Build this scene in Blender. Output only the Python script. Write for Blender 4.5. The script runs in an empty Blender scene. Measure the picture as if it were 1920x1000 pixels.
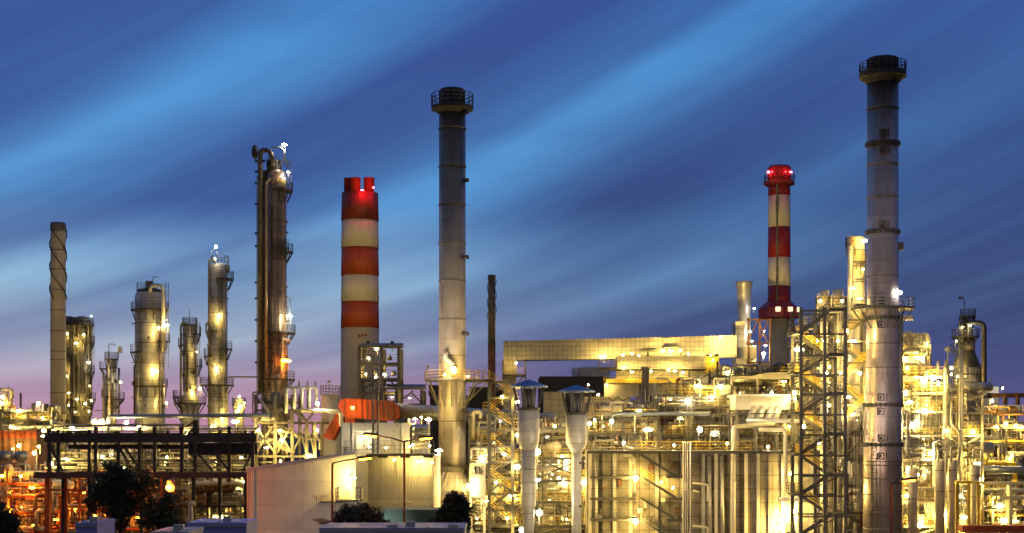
import bpy, bmesh, math, random
from mathutils import Vector
PI = math.pi
sc = bpy.context.scene
COL = sc.collection
# ---------------------------------------------------------------- camera
F, H, YH = 2637.0, 14.0, 808.0          # focal length in photo pixels, eye height, horizon row (photo 1920x1000)
cam = bpy.data.cameras.new('camera')
cam.sensor_fit = 'HORIZONTAL'; cam.sensor_width = 36.0
cam.lens = 36.0 * F / 1920.0
cam.shift_y = (YH - 500.0) / 1920.0
cam.clip_start = 1.0; cam.clip_end = 9000.0
camo = bpy.data.objects.new('camera', cam); COL.objects.link(camo)
camo.location = (0, 0, H); camo.rotation_euler = (PI / 2, 0, 0)
sc.camera = camo
# ---------------------------------------------------------------- exposure and sampling
sc.view_settings.view_transform = 'Standard'; sc.view_settings.look = 'None'
sc.view_settings.exposure = 0.0; sc.view_settings.gamma = 1.0
cy = sc.cycles
cy.max_bounces = 5; cy.diffuse_bounces = 2; cy.glossy_bounces = 3; cy.transmission_bounces = 2; cy.volume_bounces = 0
cy.sample_clamp_indirect = 6.0; cy.use_denoising = True; cy.caustics_reflective = False; cy.caustics_refractive = False
cy.use_light_tree = True
# ---------------------------------------------------------------- dusk sky: streaked long-exposure clouds, written on the sky directions
world = bpy.data.worlds.new('World'); sc.world = world; world.use_nodes = True
WN = world.node_tree; WN.nodes.clear()
class V:
    """a node socket with arithmetic"""
    def __init__(s, t, sock): s.t, s.s = t, sock
    def m(s, op, b=None, c=None):
        n = s.t.nodes.new('ShaderNodeMath'); n.operation = op
        for i, x in enumerate((s, b, c)):
            if x is None: continue
            if isinstance(x, V): s.t.links.new(x.s, n.inputs[i])
            else: n.inputs[i].default_value = x
        return V(s.t, n.outputs[0])
    def __add__(s, b): return s.m('ADD', b)
    def __sub__(s, b): return s.m('SUBTRACT', b)
    def __mul__(s, b): return s.m('MULTIPLY', b)
    def __truediv__(s, b): return s.m('DIVIDE', b)
    def sm(s, a, b):
        n = s.t.nodes.new('ShaderNodeMapRange'); n.interpolation_type = 'SMOOTHSTEP'
        s.t.links.new(s.s, n.inputs[0]); n.inputs[1].default_value = a; n.inputs[2].default_value = b
        return V(s.t, n.outputs[0])
def ramp(t, x, stops, lo, hi):
    n = t.nodes.new('ShaderNodeValToRGB'); cr = n.color_ramp
    mr = t.nodes.new('ShaderNodeMapRange'); t.links.new(x.s, mr.inputs[0])
    mr.inputs[1].default_value = lo; mr.inputs[2].default_value = hi
    t.links.new(mr.outputs[0], n.inputs[0])
    for i, (p, c) in enumerate(stops):
        p = (p - lo) / (hi - lo)
        e = cr.elements[i] if i < 2 else cr.elements.new(p)
        e.position = p
        e.color = (c, c, c, 1) if not isinstance(c, tuple) else (*c, 1)
    return V(t, n.outputs[0])
def mixc(t, f, a, b):
    n = t.nodes.new('ShaderNodeMix'); n.data_type = 'RGBA'
    if isinstance(f, V): t.links.new(f.s, n.inputs[0])
    else: n.inputs[0].default_value = f
    for i, x in ((6, a), (7, b)):
        if isinstance(x, V): t.links.new(x.s, n.inputs[i])
        else: n.inputs[i].default_value = (*x, 1)
    return V(t, n.outputs[2])
def noise(t, vec, scale, detail=2.0, rough=.5):
    n = t.nodes.new('ShaderNodeTexNoise'); n.inputs['Scale'].default_value = scale
    n.inputs['Detail'].default_value = detail; n.inputs['Roughness'].default_value = rough
    if vec is not None: t.links.new(vec.s, n.inputs['Vector'])
    return V(t, n.outputs['Fac'])
def comb(t, x, y, z=0.0):
    n = t.nodes.new('ShaderNodeCombineXYZ')
    for i, q in enumerate((x, y, z)):
        if isinstance(q, V): t.links.new(q.s, n.inputs[i])
        else: n.inputs[i].default_value = q
    return V(t, n.outputs[0])
def sep(t, sock):
    n = t.nodes.new('ShaderNodeSeparateXYZ'); t.links.new(sock, n.inputs[0])
    return [V(t, n.outputs[i]) for i in range(3)]
tc = WN.nodes.new('ShaderNodeTexCoord')
dx, dy, dz = sep(WN, tc.outputs['Generated'])
u = dx.m('ARCTAN2', dy)                               # azimuth
wz = dz.m('ARCSINE')                                  # elevation
wc = wz.m('MAXIMUM', 0.004)
# the wind blew the clouds up to the right; a line of constant cc is one streak
cc = u - (wc * (1 / .14)).m('SINH').m('LOGARITHM', math.e) * .241
wob = noise(WN, comb(WN, cc * 5.0, wc * 5.0), 1.0, 2.0) - .5
ca = cc + wob * .09
hi = ramp(WN, ca, [(-.75, .35), (-.65, .2), (-.575, .0), (-.53, .15), (-.47, .95), (-.43, .9), (-.385, .5), (-.33, .08), (-.27, .06), (-.2, .35), (-.165, .9), (-.14, .95), (-.115, .7), (-.075, .25), (-.03, .02), (.05, .06), (.1, .38), (.15, .15), (.3, .02), (.5, .02)], -.8, .8)
lo = ramp(WN, ca, [(-.7, .3), (-.4, .35), (-.34, .35), (-.29, .85), (-.25, .7), (-.2, .35), (-.163, .5), (-.11, .65), (-.073, .75), (-.02, .9), (.03, .45), (.08, .3), (.135, .6), (.18, .4), (.25, .12), (.35, .05), (.6, .03)], -.8, .8)
bl = wc.sm(.105, .165)
band = hi * bl + lo * (bl * -1.0 + 1.0)
fine = noise(WN, comb(WN, cc * 16.0, wc * 6.0, 3.0), 1.0, 3.0) - .5
fin2 = noise(WN, comb(WN, cc * 45.0, wc * 7.0, 8.0), 1.0, 2.0) - .5
mid = noise(WN, comb(WN, cc * 10.0, wc * 4.5, 5.0), 1.0, 2.0) - .5
patch = noise(WN, comb(WN, cc * 4.0, wc * 11.0, 1.0), 1.0, 3.0).sm(.3, .7)
band = (band * (patch * .55 + .55) + fine * .36 + mid * .26 + fin2 * .14).m('MAXIMUM', 0.0).m('MINIMUM', 1.0)
clear_l = ramp(WN, wc, [(0, (.66, .30, .38)), (.03, (.53, .36, .48)), (.06, (.50, .60, .70)), (.10, (.33, .54, .73)), (.16, (.11, .33, .68)), (.3, (.075, .30, .68))], 0, .4)
cloud_l = ramp(WN, wc, [(0, (.52, .25, .35)), (.03, (.38, .25, .38)), (.06, (.19, .21, .38)), (.10, (.08, .135, .34)), (.16, (.045, .092, .29)), (.3, (.043, .09, .31))], 0, .4)
clear_r = ramp(WN, wc, [(0, (.22, .19, .36)), (.04, (.17, .19, .42)), (.10, (.17, .34, .60)), (.16, (.10, .31, .64)), (.3, (.075, .30, .68))], 0, .4)
cloud_r = ramp(WN, wc, [(0, (.14, .11, .25)), (.04, (.066, .08, .22)), (.10, (.042, .066, .185)), (.16, (.040, .074, .225)), (.3, (.042, .09, .31))], 0, .4)
rr = u.sm(-.16, .12)
front = mixc(WN, band, mixc(WN, rr, cloud_l, cloud_r), mixc(WN, rr, clear_l, clear_r))
back = ramp(WN, wz, [(-.2, (.06, .055, .06)), (0, (.17, .14, .14)), (.3, (.12, .12, .16)), (1.2, (.06, .09, .18))], -.4, 1.4)
sky = mixc(WN, dy.sm(-.15, .35), back, front)
bg = WN.nodes.new('ShaderNodeBackground'); WN.links.new(sky.s, bg.inputs[0]); bg.inputs[1].default_value = 1.0
wo = WN.nodes.new('ShaderNodeOutputWorld'); WN.links.new(bg.outputs[0], wo.inputs[0])

# ---------------------------------------------------------------- placing: photo pixel + distance -> metres
def X(px, D): return (px - 960.0) * D / F
def Z(py, D): return H + (YH - py) * D / F
def P(px, py, D): return Vector((X(px, D), D, Z(py, D)))
def L(n, D): return n * D / F
R = random.Random(7)
# ---------------------------------------------------------------- mesh building
class MB:
    def __init__(s): s.v = []; s.f = []; s.s = []
    def add(s, vs, fs, smooth=False):
        o = len(s.v); s.v += [tuple(p) for p in vs]
        for f in fs: s.f.append([i + o for i in f]); s.s.append(smooth)
        return s
    def box(s, x0, x1, y0, y1, z0, z1):
        return s.add([(x0, y0, z0), (x1, y0, z0), (x1, y1, z0), (x0, y1, z0), (x0, y0, z1), (x1, y0, z1), (x1, y1, z1), (x0, y1, z1)],
                     [(0, 3, 2, 1), (4, 5, 6, 7), (0, 1, 5, 4), (1, 2, 6, 5), (2, 3, 7, 6), (3, 0, 4, 7)])
    def cbox(s, c, sx, sy, sz): return s.box(c[0] - sx / 2, c[0] + sx / 2, c[1] - sy / 2, c[1] + sy / 2, c[2] - sz / 2, c[2] + sz / 2)
    def bar(s, p, q, w, d=None):
        p = Vector(p); q = Vector(q); t = (q - p)
        if t.length < 1e-5: return s
        t.normalize(); d = d or w
        a = Vector((0, 1, 0)) if abs(t.y) < .9 else Vector((1, 0, 0))
        b = t.cross(a).normalized(); a = b.cross(t).normalized()
        vs = []
        for c in (p, q):
            for i, j in ((-1, -1), (1, -1), (1, 1), (-1, 1)): vs.append(c + b * (i * w / 2) + a * (j * d / 2))
        return s.add(vs, [(0, 3, 2, 1), (4, 5, 6, 7), (0, 1, 5, 4), (1, 2, 6, 5), (2, 3, 7, 6), (3, 0, 4, 7)])
    def tube(s, p, q, r, n=8, r2=None, cap=True):
        p = Vector(p); q = Vector(q); t = (q - p).normalized(); r2 = r if r2 is None else r2
        a = Vector((0, 0, 1)) if abs(t.z) < .9 else Vector((1, 0, 0))
        b = t.cross(a).normalized(); a = b.cross(t)
        vs = []
        for c, k in ((p, r), (q, r2)):
            for i in range(n):
                an = 2 * PI * i / n; vs.append(c + b * (k * math.cos(an)) + a * (k * math.sin(an)))
        s.add(vs, [(i, (i + 1) % n, n + (i + 1) % n, n + i) for i in range(n)], True)
        if cap:
            o = len(s.v) - 2 * n
            s.f.append([o + i for i in range(n)][::-1]); s.s.append(False)
            s.f.append([o + n + i for i in range(n)]); s.s.append(False)
        return s
    def pipe(s, pts, r, n=8, bend=None):
        pts = [Vector(p) for p in pts]; bend = bend or 2.2 * r; path = [pts[0]]
        for i in range(1, len(pts) - 1):
            a, b, c = pts[i - 1], pts[i], pts[i + 1]
            k = min(bend, (a - b).length * .48, (c - b).length * .48)
            s0 = b + (a - b).normalized() * k; s1 = b + (c - b).normalized() * k
            for j in range(5):
                t = j / 4; path.append(s0 * (1 - t) ** 2 + b * 2 * t * (1 - t) + s1 * t * t)
        path.append(pts[-1]); N = len(path); vs = []; ref = None
        for i in range(N):
            t = (path[min(i + 1, N - 1)] - path[max(i - 1, 0)]).normalized()
            if ref is None: ref = Vector((0, 0, 1)) if abs(t.z) < .9 else Vector((1, 0, 0))
            b = t.cross(ref)
            if b.length < 1e-4: b = t.cross(Vector((0, 1, 0)))
            b.normalize(); ref = b.cross(t).normalized()
            for j in range(n):
                an = 2 * PI * j / n; vs.append(path[i] + b * (r * math.cos(an)) + ref * (r * math.sin(an)))
        fs = [(i * n + j, i * n + (j + 1) % n, (i + 1) * n + (j + 1) % n, (i + 1) * n + j) for i in range(N - 1) for j in range(n)]
        s.add(vs, fs, True); o = len(s.v) - N * n
        s.f.append([o + i for i in range(n)][::-1]); s.s.append(False)
        s.f.append([o + (N - 1) * n + i for i in range(n)]); s.s.append(False)
        return s
    def flange(s, p, axis, r, t=.1, n=10):
        p = Vector(p); a = Vector(axis).normalized() * (t / 2); return s.tube(p - a, p + a, r, n)
    def lathe(s, cx, cyy, prof, n=24, closed=True, smooth=True):
        vs = []
        for r, z in prof:
            for i in range(n):
                a = 2 * PI * i / n; vs.append((cx + r * math.cos(a), cyy + r * math.sin(a), z))
        K = len(prof)
        s.add(vs, [(k * n + i, k * n + (i + 1) % n, (k + 1) * n + (i + 1) % n, (k + 1) * n + i) for k in range(K - 1) for i in range(n)], smooth)
        if closed:
            o = len(s.v) - K * n
            s.f.append([o + i for i in range(n)][::-1]); s.s.append(False)
            s.f.append([o + (K - 1) * n + i for i in range(n)]); s.s.append(False)
        return s
    def ring(s, cx, cyy, z, r0, r1, h, n=24):
        return s.lathe(cx, cyy, [(r0, z), (r1, z), (r1, z + h), (r0, z + h), (r0, z)], n, False, False)
    def sphere(s, c, r, n=8, m=6, sx=1, sz=1):
        vs = [(c[0], c[1], c[2] - r * sz)]
        for i in range(1, m):
            ph = -PI / 2 + PI * i / m
            for j in range(n):
                a = 2 * PI * j / n
                vs.append((c[0] + r * sx * math.cos(ph) * math.cos(a), c[1] + r * math.cos(ph) * math.sin(a), c[2] + r * sz * math.sin(ph)))
        vs.append((c[0], c[1], c[2] + r * sz)); fs = []
        for j in range(n):
            fs.append((0, 1 + (j + 1) % n, 1 + j)); b = 1 + (m - 2) * n
            fs.append((b + j, b + (j + 1) % n, len(vs) - 1))
        for i in range(m - 2):
            for j in range(n):
                fs.append((1 + i * n + j, 1 + i * n + (j + 1) % n, 1 + (i + 1) * n + (j + 1) % n, 1 + (i + 1) * n + j))
        return s.add(vs, fs, True)
    def rail(s, pts, h=1.15, gap=1.6, w=.055, toe=True, rails=(1.0, .66, .33)):
        for a, b in zip(pts[:-1], pts[1:]):
            a = Vector(a); b = Vector(b); ln = (b - a).length; k = max(1, int(round(ln / gap)))
            for i in range(k + 1):
                c = a.lerp(b, i / k); s.bar(c, c + Vector((0, 0, h)), w)
            for q in rails: s.bar(a + Vector((0, 0, h * q)), b + Vector((0, 0, h * q)), w)
            if toe: s.bar(a + Vector((0, 0, .08)), b + Vector((0, 0, .08)), .03, .03)
        return s
    def arcrail(s, cx, cyy, z, r, a0=0, a1=2 * PI, n=20, h=1.15, w=.055):
        return s.rail([(cx + r * math.cos(a0 + (a1 - a0) * i / n), cyy + r * math.sin(a0 + (a1 - a0) * i / n), z) for i in range(n + 1)], h, 3, w)
    def ladder(s, x, y, z0, z1, w=.5, cage=True):
        for k in (-1, 1): s.bar((x + k * w / 2, y, z0), (x + k * w / 2, y, z1), .06)
        z = z0
        while z < z1: s.bar((x - w / 2, y, z), (x + w / 2, y, z), .035); z += .4
        if cage:
            z = z0 + 2.2
            while z < z1:
                pts = [(x - .4, y, z), (x - .35, y - .6, z), (x + .35, y - .6, z), (x + .4, y, z)]
                for a, b in zip(pts[:-1], pts[1:]): s.bar(a, b, .04)
                z += 1.2
            for k in (-.3, 0, .3): s.bar((x + k, y - .6, z0 + 2.2), (x + k, y - .6, z1), .03)
        return s
    def flight(s, p, q, wy, rl):
        """stair flight from p to q (low to high); treads in this mesh, handrails in rl"""
        p = Vector(p); q = Vector(q); n = max(3, int((q.z - p.z) / .24))
        for k in (0, wy): s.bar(p + Vector((0, k, 0)), q + Vector((0, k, 0)), .28, .06)
        for i in range(n):
            c = p.lerp(q, (i + .5) / n); s.box(c.x - .14, c.x + .14, c.y, c.y + wy, c.z - .02, c.z + .02)
        for k in (0, wy):
            for h in (1.05, .7, .35): rl.bar(p + Vector((0, k, h)), q + Vector((0, k, h)), .055)
            m = max(2, int((q - p).length / 1.4))
            for i in range(m + 1):
                c = p.lerp(q, i / m) + Vector((0, k, 0)); rl.bar(c, c + Vector((0, 0, 1.05)), .05)
        return s
    def corr(s, x0, x1, y, z0, zt0, zt1, pitch=.3, d=.06):
        n = int((x1 - x0) / pitch * 4); vs = []
        for i in range(n + 1):
            t = i / n; x = x0 + (x1 - x0) * t; k = i % 4; yy = y - (d if k in (1, 2) else 0)
            vs += [(x, yy, z0), (x, yy, zt0 + (zt1 - zt0) * t)]
        return s.add(vs, [(2 * i, 2 * i + 2, 2 * i + 3, 2 * i + 1) for i in range(n)])
    def truss(s, x0, x1, z0, z1, y, k, w=.16):
        """row of k crossed panels"""
        for i in range(k):
            a = x0 + (x1 - x0) * i / k; b = x0 + (x1 - x0) * (i + 1) / k
            s.bar((a, y, z0), (b, y, z1), w); s.bar((a, y, z1), (b, y, z0), w)
        return s
    def build(s, name, mat, parent=None, root=None):
        ob = None
        off = Vector((0, 0, 0)); r = parent
        while r is not None: off = off + r.location; r = r.parent
        me = bpy.data.meshes.new(name)
        me.from_pydata([(p[0] - off.x, p[1] - off.y, p[2] - off.z) for p in s.v], [], s.f)
        me.polygons.foreach_set('use_smooth', s.s); me.materials.append(M[mat]); me.update()
        ob = bpy.data.objects.new(name, me); COL.objects.link(ob)
        if parent is not None: ob.parent = parent
        return ob
def tag(o, label, cat, group=None):
    o['label'] = label; o['category'] = cat
    if group: o['group'] = group
    return o
def thing(name, label, cat, x, y, z=0.0, group=None):
    o = bpy.data.objects.new(name, None); o.empty_display_size = 1; COL.objects.link(o); o.location = (x, y, z)
    return tag(o, label, cat, group)
def solo(name, mb, mat, label, cat, group=None):
    """a thing that is one mesh; its origin sits at its base"""
    xs = [p[0] for p in mb.v]; ys = [p[1] for p in mb.v]; zs = [p[2] for p in mb.v]
    off = Vector(((min(xs) + max(xs)) / 2, (min(ys) + max(ys)) / 2, min(zs)))
    mb.v = [(p[0] - off.x, p[1] - off.y, p[2] - off.z) for p in mb.v]
    o = mb.build(name, mat); o.location = off
    return tag(o, label, cat, group)
# ---------------------------------------------------------------- materials
M = {}
def mat(name, col, rough=.6, metal=0.0, var=.25, stain=.3, scol=(.08, .06, .045), sc1=.6, bump=.15, panel=None, seam=None, streak=True, z_soot_shade=None):
    m = bpy.data.materials.new(name); m.use_nodes = True; t = m.node_tree; b = t.nodes['Principled BSDF']
    tcn = t.nodes.new('ShaderNodeTexCoord'); o = V(t, tcn.outputs['Object'])
    x, y, z = sep(t, o.s)
    n1 = noise(t, o, sc1, 5.0, .6)
    c = mixc(t, n1.sm(.3, .7), tuple(k * (1 - var) for k in col), tuple(min(1, k * (1 + var)) for k in col))
    if panel:                                            # cladding sheets: seams and slight sheet-to-sheet difference
        pw, ph = panel
        br = t.nodes.new('ShaderNodeTexBrick'); br.offset = 0; br.inputs['Scale'].default_value = 1
        br.inputs['Brick Width'].default_value = pw; br.inputs['Row Height'].default_value = ph
        br.inputs['Mortar Size'].default_value = seam or .025; br.inputs['Color1'].default_value = (.82, .82, .82, 1); br.inputs['Color2'].default_value = (1, 1, 1, 1)
        br.inputs['Mortar'].default_value = (.25, .22, .18, 1)
        t.links.new(comb(t, x + y * .7, z).s, br.inputs['Vector'])
        mx = t.nodes.new('ShaderNodeMix'); mx.data_type = 'RGBA'; mx.blend_type = 'MULTIPLY'; mx.inputs[0].default_value = 1
        t.links.new(c.s, mx.inputs[6]); t.links.new(br.outputs[0], mx.inputs[7]); c = V(t, mx.outputs[2])
    if stain > 0:                                        # run-off stains: long in z
        st = noise(t, comb(t, x * 2.2, y * 2.2, z * (.16 if streak else 1.5)), 1.0, 4.0, .65)
        n3 = noise(t, o, .25, 2.0)
        c = mixc(t, (st * .7 + n3 * .3).sm(.5, .72) * stain, c, scol)
    if z_soot_shade:                                           # darker upward: soot on the tallest chimney, painted light falloff on the middle one
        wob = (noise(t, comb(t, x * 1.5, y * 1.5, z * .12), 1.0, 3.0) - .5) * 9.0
        c = mixc(t, (z + wob).sm(z_soot_shade[0], z_soot_shade[1]) * z_soot_shade[2], c, (.016, .014, .014))
    t.links.new(c.s, b.inputs['Base Color'])
    rr_ = (n1 - .5) * .3 + rough
    t.links.new(rr_.s, b.inputs['Roughness']); b.inputs['Metallic'].default_value = metal
    if bump:
        bp = t.nodes.new('ShaderNodeBump'); bp.inputs['Strength'].default_value = bump; bp.inputs['Distance'].default_value = .05
        n2 = noise(t, o, 2.5, 4.0, .6); t.links.new(n2.s, bp.inputs['Height']); t.links.new(bp.outputs[0], b.inputs['Normal'])
    M[name] = m; return m
def glow(name, col, power):
    m = bpy.data.materials.new(name); m.use_nodes = True; t = m.node_tree; b = t.nodes['Principled BSDF']
    b.inputs['Base Color'].default_value = (.8, .8, .8, 1); b.inputs['Emission Color'].default_value = (*col, 1); b.inputs['Emission Strength'].default_value = power
    M[name] = m
mat('alu', (.52, .50, .46), .42, .55, .15, .35, (.20, .15, .10), panel=(2.2, 1.1), seam=.02)
mat('alu_plain', (.55, .53, .48), .42, .5, .18, .25, (.22, .17, .11))
mat('alu_dark', (.26, .245, .23), .5, .5, .25, .5, (.07, .055, .045), panel=(2.6, 1.5), seam=.02)
mat('galv', (.42, .41, .38), .55, .4, .2, .2)
mat('twin_dark', (.12, .105, .09), .5, .4, .25, .5, (.05, .04, .03), panel=(2.6, 1.5), seam=.02)
mat('dark_steel', (.055, .052, .05), .6, .2, .3, .3)
mat('mid_steel', (.15, .14, .12), .6, .2, .3, .35)
mat('cream', (.58, .53, .42), .6, 0, .1, .3, (.25, .19, .12))
mat('cream_panel', (.56, .52, .42), .6, 0, .1, .35, (.22, .16, .10), panel=(1.6, 1.25), seam=.03)
mat('gallery_panel', (.50, .47, .39), .6, 0, .12, .7, (.26, .17, .09), panel=(.85, .85), seam=.035)
mat('shed_white', (.50, .475, .43), .55, .05, .07, .25, (.28, .23, .18))
mat('shed_sheet', (.54, .515, .46), .5, .05, .07, .5, (.30, .25, .19), panel=(5.2, 2.3), seam=.012)
mat('vent_white', (.60, .57, .50), .5, .1, .08, .55, (.28, .22, .15), panel=(1.9, 1.4), seam=.012)
mat('concrete', (.36, .32, .25), .85, 0, .15, .4, (.14, .11, .08), sc1=.25)
mat('conc_chimney', (.47, .41, .30), .85, 0, .1, .35, (.20, .16, .11), sc1=.2)
mat('red_paint', (.40, .065, .02), .6, 0, .18, .75, (.16, .035, .02), sc1=.25)
mat('red_dark', (.20, .028, .018), .6, 0, .3, .85, (.03, .012, .01), sc1=.3)
mat('white_paint', (.68, .62, .50), .65, 0, .1, .6, (.30, .22, .14), sc1=.25)
mat('crimson', (.26, .014, .02), .55, 0, .2, .4, (.08, .01, .01), sc1=.3)
mat('white_paint_cool', (.66, .60, .50), .65, 0, .08, .3, (.34, .26, .18), sc1=.25)
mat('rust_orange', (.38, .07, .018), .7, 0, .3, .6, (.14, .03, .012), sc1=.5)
mat('rust', (.16, .075, .035), .85, .1, .4, .5)
mat('brown_beam', (.16, .08, .055), .75, 0, .3, .5)
mat('yellow_rail', (.58, .40, .04), .6, 0, .15, .2)
mat('grating', (.10, .095, .085), .7, .3, .3, .3)
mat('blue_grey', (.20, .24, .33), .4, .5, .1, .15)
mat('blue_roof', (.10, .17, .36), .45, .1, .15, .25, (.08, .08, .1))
mat('teal', (.05, .13, .12), .6, 0, .2, .3)
mat('lilac_roof', (.42, .40, .46), .6, 0, .1, .2, (.25, .22, .25), streak=False)
mat('blue_hut', (.30, .33, .72), .5, 0, .1, .1)
mat('black_wall', (.035, .032, .035), .8, 0, .3, .2)
mat('furnace_panel', (.25, .22, .175), .65, .1, .3, .7, (.11, .075, .045), panel=(1.25, 1.7), seam=.04)
mat('stack_grey', (.46, .41, .355), .48, .65, .16, .6, (.10, .075, .055), panel=(3.7, 2.6), seam=.012, sc1=.3, z_soot_shade=(30, 66, .8))  # upward darkening paints the fading of the warm glow from below
mat('stack_lilac', (.36, .27, .215), .42, .6, .14, .5, (.12, .08, .07), panel=(3.9, 2.6), seam=.012, sc1=.3)
mat('stack_sooty', (.52, .44, .42), .38, .75, .16, .55, (.09, .07, .06), panel=(3.9, 2.6), seam=.012, sc1=.3, z_soot_shade=(44, 59.5, .93))
mat('red_valve', (.45, .03, .015), .5)
mat('ground', (.045, .042, .038), .9, 0, .3, .3, (.02, .02, .02), sc1=.08, streak=False)
mat('bark', (.05, .035, .025), .9)
def leafmat(name, a, b_):
    m = bpy.data.materials.new(name); m.use_nodes = True; t = m.node_tree; b = t.nodes['Principled BSDF']
    tcn = t.nodes.new('ShaderNodeTexCoord'); n1 = noise(t, V(t, tcn.outputs['Object']), 1.4, 4.0)
    t.links.new(mixc(t, n1.sm(.35, .65), a, b_).s, b.inputs['Base Color']); b.inputs['Roughness'].default_value = .6
    M[name] = m
leafmat('leaf_dark', (.025, .04, .016), (.07, .09, .03)); leafmat('leaf_fir', (.03, .042, .022), (.08, .085, .04))
K_ = 2.9
YEL, ORA, WHI = (1.0, .68, .165), (1.0, .30, .03), (1.0, .93, .82)
glow('bulb_yellow', YEL, 240 * K_); glow('bulb_orange', (1.0, .24, .006), 110 * K_); glow('bulb_white', WHI, 110 * K_); glow('bulb_warm', (1, .84, .5), 220 * K_); glow('bulb_red', (1, .03, .05), 60)
glow('window_lit', (1, .72, .4), 1.6)
# ---------------------------------------------------------------- lamps: a hooded fitting (part) with its glowing bulb (sub-part)
_lm = {}
def lamp_meshes(kind, r, wide=False):
    k = (kind, r, wide)
    if k not in _lm:
        a = MB(); a.lathe(0, 0, [(r * .3, r * 1.9), (r * .6, r * 1.8), (r * .85, r * 1.05)], 12, True)
        a.bar((0, 0, r * 1.8), (0, r * 3 + .3, r * 2.2), .07); a.bar((0, r * 3 + .3, r * 2.2), (0, r * 3 + .3, -r * 3 - .6), .07)
        oa = a.build('lamp', 'mid_steel'); b = MB(); b.sphere((0, 0, 0), r, 8, 6, 2.0 if wide else 1, .6 if wide else 1)
        ob = b.build('bulb', kind); _lm[k] = (oa.data, ob.data)
        bpy.data.objects.remove(oa); bpy.data.objects.remove(ob)
    return _lm[k]
def lamp_at(par, p, r=.3, kind='bulb_yellow', wide=None):
    if kind == 'bulb_yellow' and R.random() < .13: kind = 'bulb_warm'
    a, b = lamp_meshes(kind, r, R.random() < .28 if wide is None else wide)
    o = bpy.data.objects.new('lamp', a); COL.objects.link(o); o.parent = par; o.location = Vector(p) - par.location
    q = bpy.data.objects.new('bulb', b); COL.objects.link(q); q.parent = o
    return o
SZ = {1: .075, 2: .12, 3: .195, 4: .29}
def lamps(par, D, lst, kind='bulb_yellow'):
    for e in lst:
        d = e[3] if len(e) > 3 else D
        lamp_at(par, P(e[0], e[1], d), SZ[e[2]], kind)
def added_flood(par, p, target, watts, col=YEL, ang=40):
    """floodlight: unseen source added to brighten things; box head, lit face and spot"""
    p = Vector(p); t = (Vector(target) - p).normalized()
    a = MB(); a.bar(p - t * .5, p, .7, .5); a.bar(p - t * .4, p - t * .4 - Vector((0, 0, 1.2)), .1)
    o = a.build('added_floodlight', 'mid_steel', par)
    f = MB(); f.bar(p + t * .01, p + t * .03, .6, .42); f.build('lens', 'added_flood_face', o)
    l = bpy.data.lights.new('added_flood_beam', 'SPOT'); l.energy = watts; l.color = col; l.spot_size = math.radians(ang); l.spot_blend = .8; l.shadow_soft_size = .25
    lo_ = bpy.data.objects.new('added_flood_beam', l); COL.objects.link(lo_); lo_.parent = o; lo_.location = p + t * .1 - par.location
    lo_.rotation_euler = t.to_track_quat('-Z', 'Y').to_euler()
glow('added_flood_face', YEL, 12)  # lit face of the added floods
# ================================================================ setting
g = MB(); g.box(-3200, 3200, -300, 6500, -.6, 0); o = g.build('ground', 'ground'); o['kind'] = 'structure'
# ================================================================ chimneys and columns
def shaft(t, cx, D, prof, m, name='shaft', n=32):
    b = MB(); b.lathe(X(cx, D), D, [(L(r, D), (Z(y, D) if y is not None else 0.0)) for r, y in prof], n); return b.build(name, m, t)
def rings(t, cx, D, ys, r, m='mid_steel', h=.16, out=.1, name='ring', teeth=False):
    for y in ys:
        rr = L(r(y) if callable(r) else r, D); b = MB(); z = Z(y, D); x = X(cx, D)
        b.ring(x, D, z - h / 2, rr - .05, rr + out, h, 28)
        if teeth:
            for i in range(26):
                a = 2 * PI * i / 26; b.cbox((x + (rr + .12) * math.cos(a), D + (rr + .12) * math.sin(a), z), .16, .16, .5)
        b.build(name, m, t)
def platform(t, cx, D, y, r, rail='galv', brk=True, deck='grating', shaft_r=None, a0=0, a1=2 * PI, h=1.15, drop=1.6, thick=.22):
    x = X(cx, D); z = Z(y, D); rr = L(r, D); si = L(shaft_r, D) if shaft_r else rr * .6
    b = MB(); full = abs(a1 - a0 - 2 * PI) < .01
    if full: b.ring(x, D, z - thick, si, rr, thick, 28)
    else:
        k = 14; vs = []
        for i in range(k + 1):
            a = a0 + (a1 - a0) * i / k
            for q in (si, rr):
                for zz in (z - thick, z): vs.append((x + q * math.cos(a), D + q * math.sin(a), zz))
        fs = []
        for i in range(k):
            a, c = 4 * i, 4 * i + 4
            fs += [(a + 1, a + 3, c + 3, c + 1), (a, c, c + 2, a + 2), (a + 2, c + 2, c + 3, a + 3), (a, a + 1, c + 1, c)]
        fs += [(0, 2, 3, 1), (4 * k, 4 * k + 1, 4 * k + 3, 4 * k + 2)]
        b.add(vs, fs)
    if brk:
        m = max(4, int(12 * (a1 - a0) / (2 * PI)))
        for i in range(m + (0 if full else 1)):
            a = a0 + (a1 - a0) * i / m
            b.bar((x + rr * .95 * math.cos(a), D + rr * .95 * math.sin(a), z - thick), (x + si * math.cos(a), D + si * math.sin(a), z - thick - drop), .12)
    o = b.build('platform', deck, t)
    q = MB(); q.arcrail(x, D, z, rr - .05, a0, a1, max(6, int(22 * (a1 - a0) / 6.3)), h); q.build('railing', rail, o)
    return o
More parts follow.
